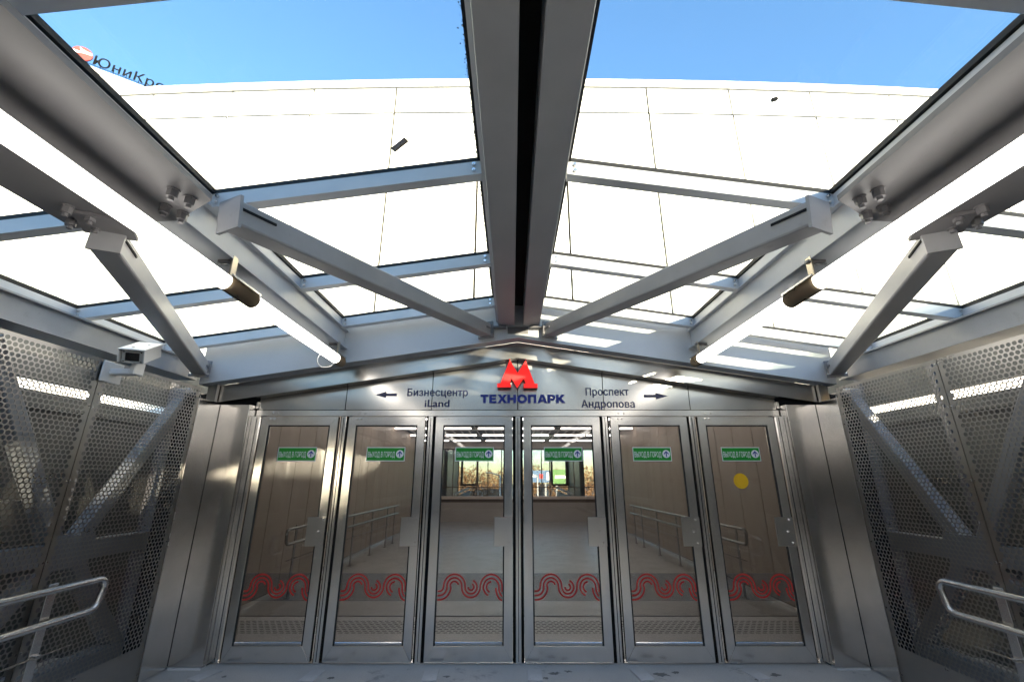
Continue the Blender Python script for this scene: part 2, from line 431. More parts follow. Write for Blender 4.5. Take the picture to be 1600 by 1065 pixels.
# ---- hall behind the doors
for s, nm in ((-1, 'hall_wall_left'), (1, 'hall_wall_right')):
    wl = box(nm, s * 3.50, s * 3.62, 5.6, 18.6, -.2, 3.17, 'dark_panel'); tag(wl, 'side wall of the hall clad in beige panels', kind='structure')
    bm = bmesh.new(); add_box(bm, -.02, .02, .006, .594, 0, 3.0, .004); pmesh = bm_mesh('wall_panel', bm)
    y = 4.72
    while y < 18.4:
        p = link('wall_panel', pmesh, 'wall_beige', wl); p.location = (s * 3.478, y, .06); y += .6
        if p.location.y < 5.4: p.scale.z = .80
    box('front_end', s * 3.50, s * 3.62, 4.70, 5.598, -.2, 2.46, 'dark_panel', wl)
    box('skirting', s * 3.44, s * 3.498, 4.72, 18.5, .016, .058, 'stainless', wl)
ceil = box('ceiling', -3.62, 3.62, 5.6, 18.6, 3.09, 3.17, 'ceiling_dark'); tag(ceil, 'dark hall ceiling above an open grille', kind='structure')
prism('lid', [(-3.6, 2.33), (0, 2.88), (3.6, 2.33), (3.6, 2.40), (0, 2.95), (-3.6, 2.40)], 'y', 4.72, 5.598, 'ceiling_dark', ceil)
box('lid_end', -3.6, 3.6, 5.55, 5.597, 2.34, 3.16, 'ceiling_dark', ceil)
bm = bmesh.new(); add_box(bm, -.006, .006, 5.62, 18.4, 3.03, 3.07); sm = bm_mesh('grille_slat', bm)
for i in range(26):
    p = link('grille_slat', sm, 'slat_white', ceil); p.location = (-3.25 + i * .26, 0, 0)
bm = bmesh.new(); add_box(bm, -3.45, 3.45, -.02, .02, 3.028, 3.075); sm = bm_mesh('grille_bar', bm)
for i in range(7):
    p = link('grille_bar', sm, 'slat_white', ceil); p.location = (0, 5.75 + i * 2.0, 0)
lamp_root = None; rown = ['first', 'second', 'third', 'fourth', 'fifth', 'sixth']
for r in range(6):
    for k in range(6):
        x = -2.92 + 1.19 * k; y = 6.7 + 2.0 * r
        t = thing('ceiling_light', None, 'ceiling light', (x, y, 2.95), 'strip lights across the hall ceiling', local=True)
        if x < -2.3 or x > 2.4:
            if abs(x) > 2.95: t.location.x = math.copysign(2.9, x)
        t['label'] = 'white strip light in the hall ceiling, %s row from the doors, %s from the left' % (rown[r], rown[k])
        if lamp_root is None:
            bm = bmesh.new(); add_box(bm, -.5, .5, -.045, .045, .035, .075, .004); hm = bm_mesh('housing', bm)
            bm = bmesh.new(); add_box(bm, -.495, .495, -.035, .035, 0, .034, .008); dm = bm_mesh('diffuser', bm); lamp_root = t
        link('housing', hm, 'white_plastic', t); link('diffuser', dm, 'ceiling_lamp', t)
# far end of the hall: parapet, beige band, glazing
par = thing('parapet', 'low beige parapet closing the far end of the hall', 'parapet', (0, 18.5, 0))
box('wall', -3.48, 3.48, 18.50, 18.62, .016, .72, 'parapet_grey', par); box('recess', -3.46, 3.46, 18.53, 18.60, .72, .84, 'frame_brown', par)
box('ledge', -3.47, 3.47, 18.44, 18.66, .84, .95, 'band_beige', par, .006)
band = thing('end_band', 'pale beige panelled band under the far hall ceiling', 'wall', (0, 18.5, 2.8))
for i in range(6): box('panel', -3.44 + i * 1.15, -3.44 + i * 1.15 + 1.14, 18.45, 18.50, 2.80, 3.085, 'band_beige', band)
gl = thing('hall_window', 'thin framed glazing above the far parapet of the hall', 'window', (0, 18.55, .95))
for i in range(8):
    x = -3.44 + i * .983
    box('mullion', x - .018, x + .018, 18.53, 18.57, .951, 2.80, 'frame_brown', gl)
box('transom', -3.44, 3.44, 18.525, 18.575, 1.28, 1.31, 'frame_brown', gl); box('head', -3.46, 3.46, 18.52, 18.58, 2.74, 2.799, 'frame_brown', gl)
for i in range(7): box('pane', -3.42 + i * .983, -3.46 + (i + 1) * .983 + .002, 18.546, 18.552, .96, 2.738, 'window_glass', gl)
for s, nm in ((-1, 'passage_wall_left'), (1, 'passage_wall_right')):
    o = box(nm, s * 2.75, s * 2.9, 18.7, 22.5, -.2, 3.2, 'dark_panel'); tag(o, 'dark side wall of the passage beyond the parapet', kind='structure')
    bm = bmesh.new(); add_box(bm, -.015, .015, 0, 1.235, .1, 3.0, .003); pmesh = bm_mesh('wall_panel', bm)
    for i in range(3):
        p = link('wall_panel', pmesh, 'dark_panel', o); p.location = (s * 2.73, 18.72 + i * 1.25, 0)
o = box('passage_ceiling', -2.9, 2.9, 18.7, 22.5, 3.0, 3.2, 'dark_panel'); tag(o, 'dark ceiling of the far passage', kind='structure')
ew = thing('end_window', 'brown framed end window looking out on trees and billboards', 'window', (0, 22.5, 0))
for x in (-2.7, -1.25, .1, 1.4, 2.7): box('mullion', x - .02, x + .02, 22.46, 22.52, .0, 3.0, 'frame_brown', ew)
for a, b in ((-2.58, -1.72), (1.85, 2.68)):
    boxes('sash', [(a, a + .10, 22.43, 22.53, 1.30, 2.75), (b - .10, b, 22.43, 22.53, 1.30, 2.75), (a + .10, b - .10, 22.43, 22.53, 1.30, 1.40), (a + .10, b - .10, 22.43, 22.53, 2.65, 2.75)], 'frame_brown', ew)
box('pane', -2.7, 2.7, 22.485, 22.492, .02, 2.98, 'window_glass', ew)
# handrails inside the hall
def handrail(name, label, x, wall_x, y_end, y_far, z_up, posts, cables, sgn, RM='rail_steel'):
    """two-tier tube rail with a rounded return at y_end, flat posts and thin rods"""
    t = thing(name, label, 'handrail', (x, y_end, 0))
    k = 1 if y_far > y_end else -1
    path = arc_path([(x, y_far, z_up), (x, y_end, z_up), (x, y_end + k * .045, z_up - .19), (x, y_far, z_up - .19)], .055, 7)
    tube('rail', path, .0215, RM, t, 14)
    for y in posts:
        p = box('post', x + sgn * .045, x + sgn * .057, y - .03, y + .03, .0, z_up + .03, RM, t, .002)
        for z in (z_up, z_up - .19): tube('bracket', [(x + sgn * .005, y, z - .012), (x + sgn * .047, y, z - .012)], .008, RM, p, 8)
        box('base_plate', x + sgn * .02, x + sgn * .085, y - .05, y + .05, .0165, .026, RM, p, .002)
    for z in cables:
        r = tube('rod', [(x + sgn * .02, y_end + k * .14, z), (x + sgn * .02, y_far, z)], .006, RM, t, 8)
        for y in posts: box('clip', x + sgn * .016, x + sgn * .046, y - .016, y + .016, z - .012, z + .012, RM, r, .003)
    return t
handrail('handrail', 'steel handrail along the left hall wall, seen through the left doors', -3.08, -3.48, 6.35, 12.4, .92, (6.75, 7.95, 9.15, 10.35, 11.55, 12.25), (.52, .22), -1, 'rail_dark')
handrail('handrail', 'steel handrail along the right hall wall, seen through the right doors', 3.08, 3.48, 6.35, 12.4, .92, (6.75, 7.95, 9.15, 10.35, 11.55, 12.25), (.52, .22), 1, 'rail_dark')
# rails at the steps beyond the parapet
for s, l in ((-1, 'left'), (1, 'right')):
    t = thing('stair_rail', 'pale stair balustrade on the %s beyond the hall parapet' % l, 'balustrade', (s * 2.2, 19, 0))
    bar('handrail', (s * 2.45, 19.0, 1.0), (s * 2.1, 22.2, 1.22), .09, .07, 'band_beige', t)
    bar('panel', (s * 2.45, 19.0, .6), (s * 2.1, 22.2, .82), .03, .55, 'kiosk_grey', t)

# ================================================================== FACADE ABOVE
FY = 6.10
def fy(x): return FY + .0036 * x * x
fac = thing('station_facade', 'white panelled station wall rising above the glass roof, in full sun', 'building', (0, FY, 0))
xs = [2.36 + 1.5 * k for k in range(-11, 9)]
poly = [(x, fy(x) + .05) for x in xs] + [(x, fy(x) + .35) for x in xs[::-1]]
prism('backing', poly, 'z', 3.18, 8.30, 'cladding_joint', fac)
def slab(name, xa, xb, z0, z1, dy0, dy1, mat):
    pl = [(xa, fy(xa) + dy0), (xb, fy(xb) + dy0), (xb, fy(xb) + dy1), (xa, fy(xa) + dy1)]
    return prism(name, pl, 'z', z0, z1, mat, fac)
for a, b in zip(xs, xs[1:]):
    g = .019
    slab('panel', a + g, b - g, 3.19, 7.700, 0, .045, 'cladding_white')
    slab('panel', a + g, b - g, 7.740, 8.272, 0, .045, 'cladding_white')
    slab('coping', a + .003, b - .003, 8.306, 8.467, -.02, .40, 'cladding_white')
box('lower_wall', -14, -3.66, 6.4, 6.7, -5, 3.36, 'cladding_white', fac); box('lower_wall', 3.66, 14, 6.4, 6.7, -5, 3.36, 'cladding_white', fac)
# two small fixings on the wall
o = thing('wall_vent', 'small dark rectangular vent on the white wall, left of the ridge', 'vent', (-1.98, fy(-1.98), 7.02))
bm = bmesh.new(); add_box(bm, -.15, .15, -.035, 0, -.05, .05, .004); p = link('case', bm_mesh('case', bm), 'scrap_dark', o); p.matrix_parent_inverse = Matrix(); p.rotation_euler = (0, R(-46), 0)
for k in (-.012, .004):
    bm = bmesh.new(); add_box(bm, -.10, .10, -.042, -.0352, k * 1.6, k * 1.6 + .012); q = link('slat', bm_mesh('slat', bm), 'lens_black', p)
o = thing('wall_fixing', 'tiny dark fixing near the top of the white wall, right of the ridge', 'fixing', (4.66, fy(4.66), 8.07))
bm = bmesh.new(); add_box(bm, -.055, .055, -.05, 0, -.03, .03, .006); p = link('case', bm_mesh('case', bm), 'scrap_dark', o); p.matrix_parent_inverse = Matrix(); p.rotation_euler = (0, R(-20), 0)

# ================================================================== STEEL ROOF FRAME
Y0, Y1 = -1.10, 4.26                        # glazed stretch
PURY = [-1.10, -.06, .982, 2.10, 3.19, 4.09]
# ridge: two box channels with a dark slot and an added cap that shades the left slope
rd = thing('ridge_beam', 'dark twin ridge beam running overhead to the gable above the doors', 'beam', (0, 0, 3.065))
for a, b in ((-.200, -.035), (.055, .222)):
    box('channel', a, b, -18.0, 4.24, 3.065, 3.33, 'steel_paint_dark', rd, .004)
box('slot_cover', -.036, .056, -18.0, 4.24, 3.29, 3.33, 'black_gap', rd)
box('edge_strip', -.222, -.2005, -18.0, 4.23, 3.10, 3.32, 'purlin_paint', rd)
boxes('seam_strip', [(-.232, -.2225, Y0, 4.22, 3.20, 3.215), (-.230, -.2225, Y0, 4.22, 3.27, 3.28)], 'black_rubber', rd)
boxes('shade_cap', [(-.18, .20, -18.0, 4.5, 3.335, 3.86), (-.24, .26, -18.0, 4.5, 3.862, 3.89)], 'steel_paint_dark', rd)  # tall cap out of view, added so the ridge shades the left purlins

def beam_section(bm, xc, z0, hw, h, tf, lip, y0, y1):
    """welded girder: two flanges with a web plate set just behind each flange edge"""
    add_box(bm, xc - hw, xc + hw, y0, y1, z0, z0 + tf); add_box(bm, xc - hw, xc + hw, y0, y1, z0 + h - tf, z0 + h)
    add_box(bm, xc - hw + lip, xc + hw - lip, y0, y1, z0 + tf + .0005, z0 + h - tf - .0005)
# shared bolt
bm = bmesh.new()
def hexa(bm, r, z0, z1, n=6):
    v0 = [bm.verts.new((r * math.cos(2 * math.pi * i / n), r * math.sin(2 * math.pi * i / n), z0)) for i in range(n)]
    v1 = [bm.verts.new((r * math.cos(2 * math.pi * i / n), r * math.sin(2 * math.pi * i / n), z1)) for i in range(n)]
    for i in range(n): bm.faces.new((v0[i], v0[(i + 1) % n], v1[(i + 1) % n], v1[i]))
    bm.faces.new(v0[::-1]); bm.faces.new(v1)
hexa(bm, .034, -.006, 0, 14); hexa(bm, .028, -.038, -.006, 6); hexa(bm, .0265, -.044, -.038, 12); hexa(bm, .015, -.062, -.044, 10)
BOLT = bm_mesh('bolt', bm)
bm = bmesh.new(); hexa(bm, .011, -.012, 0, 6); hexa(bm, .005, -.018, -.012, 8); SCREW = bm_mesh('screw', bm)

for s, l in ((-1, 'left'), (1, 'right')):
    rb = thing('roof_beam', 'grey steel I-beam with a wide bolted gusset, %s of the ridge' % l, 'beam', (s * 1.89, 0, 2.82))
    xc = s * 1.895
    bm = bmesh.new(); beam_section(bm, xc, 2.822, .155, .198, .014, .035, -18.0, 4.27)
    bmesh.ops.recalc_face_normals(bm, faces=bm.faces[:]); link('girder', bm_mesh('girder', bm), 'fascia_paint', rb)
    pl = [(s * 1.465, -1.6), (s * 1.465, 1.745), (s * 1.75, 1.912), (s * 2.04, 1.935), (s * 2.335, 1.985), (s * 2.335, -1.6)]
    if s > 0: pl = pl[::-1]
    gp = prism('gusset', pl, 'z', 2.796, 2.8215, 'steel_paint', rb)
    # glazing channels on the beam
    for xa in (s * 1.775, s * 1.99):
        box('glazing_channel', xa - .022, xa + .022, Y0, 4.255, 3.022, glass_z(xa) - .031, 'purlin_paint', rb)
    for x, y in ((1.585, 1.665), (1.71, 1.785), (1.67, 1.845), (1.55, 1.725), (2.18, 1.79), (2.26, 1.895), (2.13, 1.86), (2.165, 1.93)):
        b = link('bolt', BOLT, 'steel_paint', rb); b.location = (s * x, y, 2.7955); b.scale = (.8, .8, .9); b.rotation_euler = (0, 0, random.random() * 3)
    eb = thing('eave_beam', 'grey steel eave beam above the perforated wall on the %s' % l, 'beam', (s * 3.45, 0, 2.5))
    bm = bmesh.new(); beam_section(bm, s * 3.43, 2.53, .125, .19, .013, .03, -18.0, 4.40)
    bmesh.ops.recalc_face_normals(bm, faces=bm.faces[:]); link('girder', bm_mesh('girder', bm), 'brace_paint', eb)
    box('glazing_channel', s * 3.47, s * 3.53, Y0, 4.255, 2.7215, glass_z(3.5) - .031, 'purlin_paint', eb)
    # braces: square tubes with end plates
    for nm, p0, p1, lab in (('roof_brace', (s * 1.40, 1.80, 2.752), (s * .33, 4.20, 3.005), 'square grey tube brace rising from the %s gusset to the ridge' % l),
                       ('roof_brace', (s * 2.13, 1.97, 2.72), (s * 3.13, 4.18, 2.600), 'square grey tube brace from the %s gusset down to the gable corner' % l)):
        t = thing(nm, lab, 'brace', p0, 'square tube braces under the glass roof')
        bar('tube', p0, p1, .128, .128, 'brace_paint', t, bev=.012)
        d = (Vector(p1) - Vector(p0)).normalized(); sd = d.cross(Vector((0, 0, 1))).normalized(); up = sd.cross(d)
        a = Vector(p0); e = Vector(p1)
        first = abs(p1[0]) < 1
        bar('end_plate', a - d * .012, a + d * .004, .155 if first else .14, .165 if first else .135, 'brace_paint', t)
        bar('end_plate', e - d * .004, e + d * .014, .17, .17, 'steel_paint', t)
        if not first: bar('lug', a + d * .03 + up * .045, a - d * .13 + up * .058, .22, .018, 'steel_paint', t)
        for q in (1, -1):
            bar('rib', a + d * .006 + sd * (q * .0665) + up * .02, a + d * .19 + sd * (q * .0665) + up * .02, .008, .012, 'black_gap', t)
            bar('rib', e - d * .1 + sd * (q * .0665) + up * .01, e - d * .004 + sd * (q * .0665) + up * .01, .012, .014, 'steel_paint', t)
        for q in (-1, 1):
            b = link('bolt', SCREW, 'steel_paint', t); b.location = e - d * .005 + sd * (q * .072) - up * .05; b.rotation_euler = (-d).to_track_quat('Z', 'Y').to_euler()

# ---- glass roof: purlins, panes, gaskets
gr = thing('glass_roof', 'clear glass gable roof on slim aluminium purlins', 'roof', (0, 2, 3.1))
STRIPS = [(-3.50, -2.0), (-1.765, -.236), (.258, 1.765), (2.0, 3.50)]
def slope_bar(name, xa, xb, y0, y1, d0, d1, mat, par):
    pl = [(xa, glass_z(xa) - d1), (xb, glass_z(xb) - d1), (xb, glass_z(xb) - d0), (xa, glass_z(xa) - d0)]
    return prism(name, pl, 'y', y0, y1, mat, par)
for y in PURY:
    for xa, xb in STRIPS:
        p = slope_bar('purlin', xa, xb, y, y + .068, .030, .118, 'purlin_paint', gr)
        for xe, sg in ((xa, 1), (xb, -1)):
            for dz in (.052, .092):
                x = xe + sg * .045
                b = link('screw', SCREW, 'stainless', p); b.location = (x, y - .0005, glass_z(x) - dz); b.rotation_euler = (R(-90), 0, 0)
for i in range(len(PURY)):
    ya = PURY[i] + .046; yb = PURY[i + 1] + .030 if i + 1 < len(PURY) else 4.40
    for xa, xb in STRIPS:
        xa2, xb2 = xa - .02, xb + .02
        if i < 2 and abs(xa + xb) > 4:
            slope_bar('sheet', xa2, xb2, ya - .01, yb + .01, -.012, 0, 'opal_sheet', gr); continue  # unseen opal cover, added to keep sun patches off the header
        p = slope_bar('pane', xa2, xb2, ya + .006, yb - .006, -.012, 0, 'roof_glass', gr)
        if i + 1 < len(PURY): slope_bar('gasket', xa2, xb2, yb - .030, yb + .03, .001, .0295, 'black_rubber', p)
        for xe, sg in ((xa, 1), (xb, -1)):
            x2 = xe + sg * .024
            slope_bar('gasket', min(xe - sg * .02, x2), max(xe - sg * .02, x2), ya, yb - .031, .0012, .0290, 'black_rubber', p)
# unseen opal roof added to diffuse light, with one added clear pane
def roof_strip(name, s_, xa, xb, y0, y1, mat, par):
    pl = [(s_ * xa, glass_z(xa)), (s_ * xb, glass_z(xb)), (s_ * xb, glass_z(xb) + .05), (s_ * xa, glass_z(xa) + .05)]
    return prism(name, pl if s_ > 0 else pl[::-1], 'y', y0, y1, mat, par)
for s, l in ((-1, 'left'), (1, 'right')):
    t = thing('diffuser_roof', 'unseen opal sheet roof added to diffuse light at the gallery rear, %s slope' % l, 'roof', (s * 2, -9, 2.9))
    if s < 0: roof_strip('sheet', s, .23, 3.6, -18.0, -1.08, 'opal_sheet', t)
    else:
        roof_strip('sheet', s, .23, 3.6, -7.2, -1.08, 'opal_sheet', t); roof_strip('sheet', s, .23, 3.6, -18.0, -11.6, 'opal_sheet', t)
        roof_strip('sheet', s, .23, .3, -11.598, -7.202, 'opal_sheet', t); roof_strip('sheet', s, 1.75, 3.6, -11.598, -7.202, 'opal_sheet', t)
        roof_strip('sun_pane', s, .301, 1.749, -11.598, -7.202, 'window_glass', t)  # unseen clear pane, added to throw a sun patch on the left wall
# grit caught along the ridge edge of the left panes
verts = []; faces = []
for i in range(2600):
    y = random.uniform(.9, 4.0); x = -.250 - abs(random.gauss(0, .008)) - .002; z = glass_z(x) + .0125
    if random.random() < .06: x -= abs(random.gauss(0, .012))
    r = random.uniform(.0022, .0065); k = len(verts)
    for a in range(3): verts.append((x + r * math.cos(a * 2.1 + i), y + r * math.sin(a * 2.1 + i), z))
    verts.append((x, y, z + r)); faces += [(k, k + 1, k + 2), (k, k + 1, k + 3), (k + 1, k + 2, k + 3), (k + 2, k, k + 3)]
tag(link('grit', pydata('grit', verts, faces), 'grit'), 'crumbs of dirt caught on the glass along the ridge', 'dirt', kind='stuff')

# ================================================================== GABLE ABOVE THE DOORS
gb = thing('gable_beam', 'blue grey painted steel gable beam under the end of the glass roof', 'beam', (0, 4.3, 2.45))
XG = 3.17
for s in (-1, 1):
    pl = [(0, 2.944), (s * XG, gable(2.944, XG)), (s * XG, glass_z(XG) - .06), (s * .26, glass_z(.26) - .02), (s * .24, 3.334), (0, 3.334)]
    prism('face', pl, 'y', 4.26, 4.41, 'fascia_paint', gb)
boxes('joint_plate', [(-.105, .105, 4.2545, 4.2595, 2.985, 3.060)], 'steel_paint', gb)
for s in (-1, 1):
    box('slot', s * 1.735, s * 2.06, 4.262, 4.2665, 2.79, 3.10, 'black_gap', gb)
    boxes('cleat', [(min(s * .12, s * .42), max(s * .12, s * .42), 4.19, 4.256, 3.035, 3.050)], 'steel_paint', gb)
tr = thing('gable_trim', 'brushed steel gable trim stepping back below the painted beam', 'trim', (0, 4.45, 2.3))
for s in (-1, 1):
    pl = [(0, 2.773), (s * 3.13, gable(2.773, 3.13)), (s * 3.13, gable(2.9435, 3.13)), (0, 2.9435)]
    prism('sheet', pl, 'y', 4.412, 4.535, 'trim_steel', tr)
# brushed sign panels
hd = thing('sign_panel', 'brushed steel header above the doors carrying the station lettering', 'panel', (0, YD, 2.25))
xs2 = [-2.7, -1.8, -.9, 0, .9, 1.8, 2.7]
for a, b in zip(xs2, xs2[1:]):
    a2, b2 = a + .004, b - .004
    top = lambda x: gable(2.80, x)
    pl = [(a2, 2.252), (b2, 2.252), (b2, top(b2)), (a2, top(a2))]
    prism('panel', pl, 'y', 4.552, 4.580, 'stainless_sign', hd)
prism('backing', [(-3.5, 2.25), (3.5, 2.25), (3.5, gable(2.93, 3.5)), (0, 2.93), (-3.5, gable(2.93, 3.5))], 'y', 4.585, 4.70, 'black_gap', hd)
for s in (-1, 1): box('cover_strip', s * 2.70, s * 2.722, 4.535, 4.585, 2.262, 2.33, 'stainless', hd)

def on_panel(u, v, y=4.552):                 # where a mark sits on the header plane
    th = R(17.7); a = (u - 800) / 682; b = (532 - v) / 682
    r = (a, math.cos(th) - b * math.sin(th), math.sin(th) + b * math.cos(th)); k = y / r[1]
    return r[0] * k + CAMX, r[2] * k + EYE
def sign(name, label, lines, arrow=None, mat='navy_dark', off=.022, sp=1.02, depth=.006):
    t = thing(name, label, 'sign', (on_panel(lines[0][1], 625)[0], 4.55, 2.3))
    for body, u, v, wpx, hpx in lines:
        x0, z = on_panel(u, v); w_ = on_panel(u + wpx, v)[0] - x0; h_ = abs(on_panel(u, v - hpx / 2)[1] - on_panel(u, v + hpx / 2)[1])
        o = link('lettering', block_text(body, w_, h_, depth) if depth > .01 else text_mesh(body, w_, h_, .0008, off, sp), mat, t)
        o.matrix_parent_inverse = INV[t]; o.location = (x0, 4.551, z)
    if arrow:
        u0, u1, v = arrow; x0, z = on_panel(u0, v); x1, _ = on_panel(u1, v)
        d = 1 if x1 > x0 else -1; L = abs(x1 - x0)
        pl = [(x0, z - .014), (x1 - d * L * .5, z - .014), (x1 - d * L * .5, z - .034), (x1, z), (x1 - d * L * .5, z + .034), (x1 - d * L * .5, z + .014), (x0, z + .014)]
        prism('arrow', pl, 'y', 4.546, 4.551, mat, t)
    return t
sign('station_name', 'bold navy letters spelling the station name under the red emblem', [('ТЕХНОПАРК', 817, 622.5, 132, 13)], mat='navy', off=.045, sp=1.06, depth=.016)
sign('direction_sign', 'navy lettering with an arrow pointing left, left of the emblem', [('Бизнесцентр', 684, 612, 94, 11.5), ('iLand', 683, 629, 38, 11.5)], (620, 587, 616))
sign('direction_sign', 'navy lettering with an arrow pointing right, right of the emblem', [('Проспект', 948.5, 611, 67, 11.5), ('Андропова', 950, 630, 83, 11.5)], (1006, 1043, 618))
em = thing('emblem', 'glowing red letter M emblem on the header below the gable point', 'emblem', (0, 4.53, 2.4))
def em_pt(cx_, cy_): return on_panel(760 + cx_ / 11.83, 550 + cy_ / 11.83, 4.46)
MP = [(200, 572), (258, 572), (432, 140), (577, 378), (725, 150), (890, 575), (946, 578), (946, 652), (690, 652), (690, 580), (728, 572), (690, 478), (566, 655), (463, 472), (428, 572), (452, 578), (452, 640), (200, 640)]
prism('face', [em_pt(*p) for p in MP], 'y', 4.455, 4.47, 'emblem_red', em)
cxm, czm = em_pt(573, 420)
prism('side', [((x - cxm) * 1.0 + cxm, (z - czm) * 1.0 + czm) for x, z in (em_pt(*p) for p in MP)], 'y', 4.4705, 4.549, 'emblem_side', em)

# ================================================================== DOORS
DW, DH = .80, 2.165
df = thing('door_frame', 'stainless steel frame holding the row of six doors', 'door frame', (0, YD, 0))
box('head', -2.72, 2.72, YD - .005, YD + .10, 2.185, 2.248, 'stainless', df, .003)
for i in range(7):
    x = -2.7 + .9 * i
    hw = .026 if 0 < i < 6 else .03
    p = box('mullion', x - hw, x + hw, YD - .012, YD + .09, 0.002, 2.184, 'stainless', df, .003)
    boxes('groove', [(x - .003, x + .003, YD - .0135, YD - .0121, .02, 2.17)], 'black_gap', p)
    boxes('gap', [(x - .052, x + .052, YD + .045, YD + .085, .004, 2.183)] if 0 < i < 6 else [(x - .05, x + .05, YD + .045, YD + .085, .004, 2.183)], 'black_gap', p)
box('threshold', -2.7, 2.7, YD + .0, YD + .10, .0005, .008, 'rail_steel', df)
for i in range(6):
    for dx in (-.30, -.24):
        b = link('screw', SCREW, 'stainless', df); b.location = (-2.25 + .9 * i + dx, YD - .0055, 2.217); b.rotation_euler = (R(-90), 0, 0)

def ribbon(path, wd, y):
    """flat ribbon in the xz plane following a 2-D path"""
    v = []; f = []
    for i, p in enumerate(path):
        a = path[max(0, i - 1)]; b = path[min(len(path) - 1, i + 1)]
        dx, dz = b[0] - a[0], b[1] - a[1]; L = math.hypot(dx, dz) or 1
        nx, nz = -dz / L * wd / 2, dx / L * wd / 2
        v += [(p[0] + nx, y, p[1] + nz), (p[0] - nx, y, p[1] - nz), (p[0] + nx, y + .0006, p[1] + nz), (p[0] - nx, y + .0006, p[1] - nz)]
    for i in range(len(path) - 1):
        k = 4 * i
        f += [(k, k + 1, k + 5, k + 4), (k + 2, k + 6, k + 7, k + 3), (k, k + 4, k + 6, k + 2), (k + 1, k + 3, k + 7, k + 5)]
    return v, f
def arc(cx_, cz_, r, a0, a1, n=14):
    return [(cx_ + r * math.cos(R(a0 + (a1 - a0) * k / n)), cz_ + r * math.sin(R(a0 + (a1 - a0) * k / n))) for k in range(n + 1)]
def wave_mesh(x0, zc, W):
    """three parallel bands looping up and down across the pane, with two cut spirals"""
    u = W / 1290.0                           # drawing units: x 90..1380, centre line at 330 down
    X = lambda px: x0 + (px - 95) * u
    Zf = lambda py: zc + (335 - py) * u
    paths = []
    # incoming wave: bends up from the left edge, over a crest and down into the trough
    for i, r in enumerate((215, 150, 86)):                     # crest radii (outer..inner)
        c = (425, 320); rl = (75, 150, 225)[i]
        cl = (130, 335)
        pts = [(95, cl[1] + rl)] + [(cl[0] + rl * math.sin(R(q)), cl[1] + rl * math.cos(R(q))) for q in range(0, 91, 9)]
        # pts runs from the left edge round to the right-hand flank, then the crest
        end = 0 if i < 2 else -15
        cr = [(c[0] - r * math.cos(R(q)), c[1] - r * math.sin(R(q))) for q in range(0, 181 + end, 9)]
        p = pts + cr
        if i < 2:                                              # continue into the trough
            ct = (760, 335); rt = (130, 185, 240)[0] if i == 0 else 185
            rt = (ct[0] - (c[0] + r))
            stop = 180 if True else 90
            tr_ = [(ct[0] - rt * math.cos(R(q)), ct[1] + rt * math.sin(R(q))) for q in range(0, stop + 1, 9)]
            if i == 1:                                         # outer line runs on into the second crest
                p = p + tr_
                c2 = (1165, 330); r2 = c2[0] - (ct[0] + rt)
                p += [(c2[0] - r2 * math.cos(R(q)), c2[1] - r2 * math.sin(R(q))) for q in range(0, 181, 9)] + [(1386, 400), (1387, 420)]
            else:
                p = p + tr_ + [(ct[0] + rt * math.cos(R(q)), ct[1] - rt * math.sin(R(q))) for q in range(9, 73, 9)]
        paths.append(p)
    # innermost hook of the trough and the cut spiral of the second crest
    paths.append([(760 - 56 * math.cos(R(q)), 335 + 56 * math.sin(R(q))) for q in range(0, 256, 10)])
    paths.append([(1165 + 92 * math.cos(R(q)), 335 - 92 * math.sin(R(q))) for q in range(90, 256, 9)])
    paths.append([(1165 + 156 * math.cos(R(q)), 335 - 156 * math.sin(R(q))) for q in range(250, -1, -9)] + [(1325, 400), (1348, 460), (1385, 500)])
    paths.append([(1258, 350), (1264, 410), (1282, 470), (1320, 535), (1385, 575)])
    v = []; f = []
    for p in paths:
        pv, pf = ribbon([(X(a), Zf(b)) for a, b in p], 31 * u, -.0065)
        k = len(v); v += pv; f += [tuple(q + k for q in g) for g in pf]
    return pydata('wave_band', v, f)

ST, TOPR, BOTR = .078, .085, .125            # stile and rail widths
door0 = thing('glass_door', None, 'door', (0, YD, 0), 'row of stainless glass doors', local=True)
def mitre(name, pts, parent):
    """a frame member with a raised bead line and mitred ends, depth 5 cm"""
    bm = bmesh.new(); add_prism(bm, pts, 'y', -.018, .032); bmesh.ops.recalc_face_normals(bm, faces=bm.faces[:])
    es = [e for e in bm.edges if abs(e.verts[0].co.y + .018) < 1e-4 and abs(e.verts[1].co.y + .018) < 1e-4 and len(e.link_faces) == 2]
    bmesh.ops.bevel(bm, geom=es, offset=.003, segments=2, affect='EDGES')
    return link(name, bm_mesh(name, bm), 'stainless', parent)
hx = DW / 2 - .006; zb, zt = .016, .012 + DH
g_ = .0012
mitre('stile', [(-hx, zb), (-hx + ST, zb + BOTR), (-hx + ST, zt - TOPR), (-hx, zt)], door0)
mitre('stile', [(hx, zb), (hx, zt), (hx - ST, zt - TOPR), (hx - ST, zb + BOTR)], door0)
mitre('rail', [(-hx + g_, zt), (-hx + ST + g_, zt - TOPR), (hx - ST - g_, zt - TOPR), (hx - g_, zt)], door0)
mitre('rail', [(-hx + g_, zb), (hx - g_, zb), (hx - ST - g_, zb + BOTR), (-hx + ST + g_, zb + BOTR)], door0)
ix0, ix1, iz0, iz1 = -hx + ST, hx - ST, zb + BOTR, zt - TOPR
boxes('glazing_bead', [(ix0, ix0 + .012, -.012, .004, iz0, iz1), (ix1 - .012, ix1, -.012, .004, iz0, iz1), (ix0 + .012, ix1 - .012, -.012, .004, iz1 - .012, iz1)], 'black_rubber', door0)
boxes('glazing_bead', [(ix0 + .012, ix1 - .012, -.016, .004, iz0 + .001, iz0 + .030)], 'rail_steel', door0, .006)
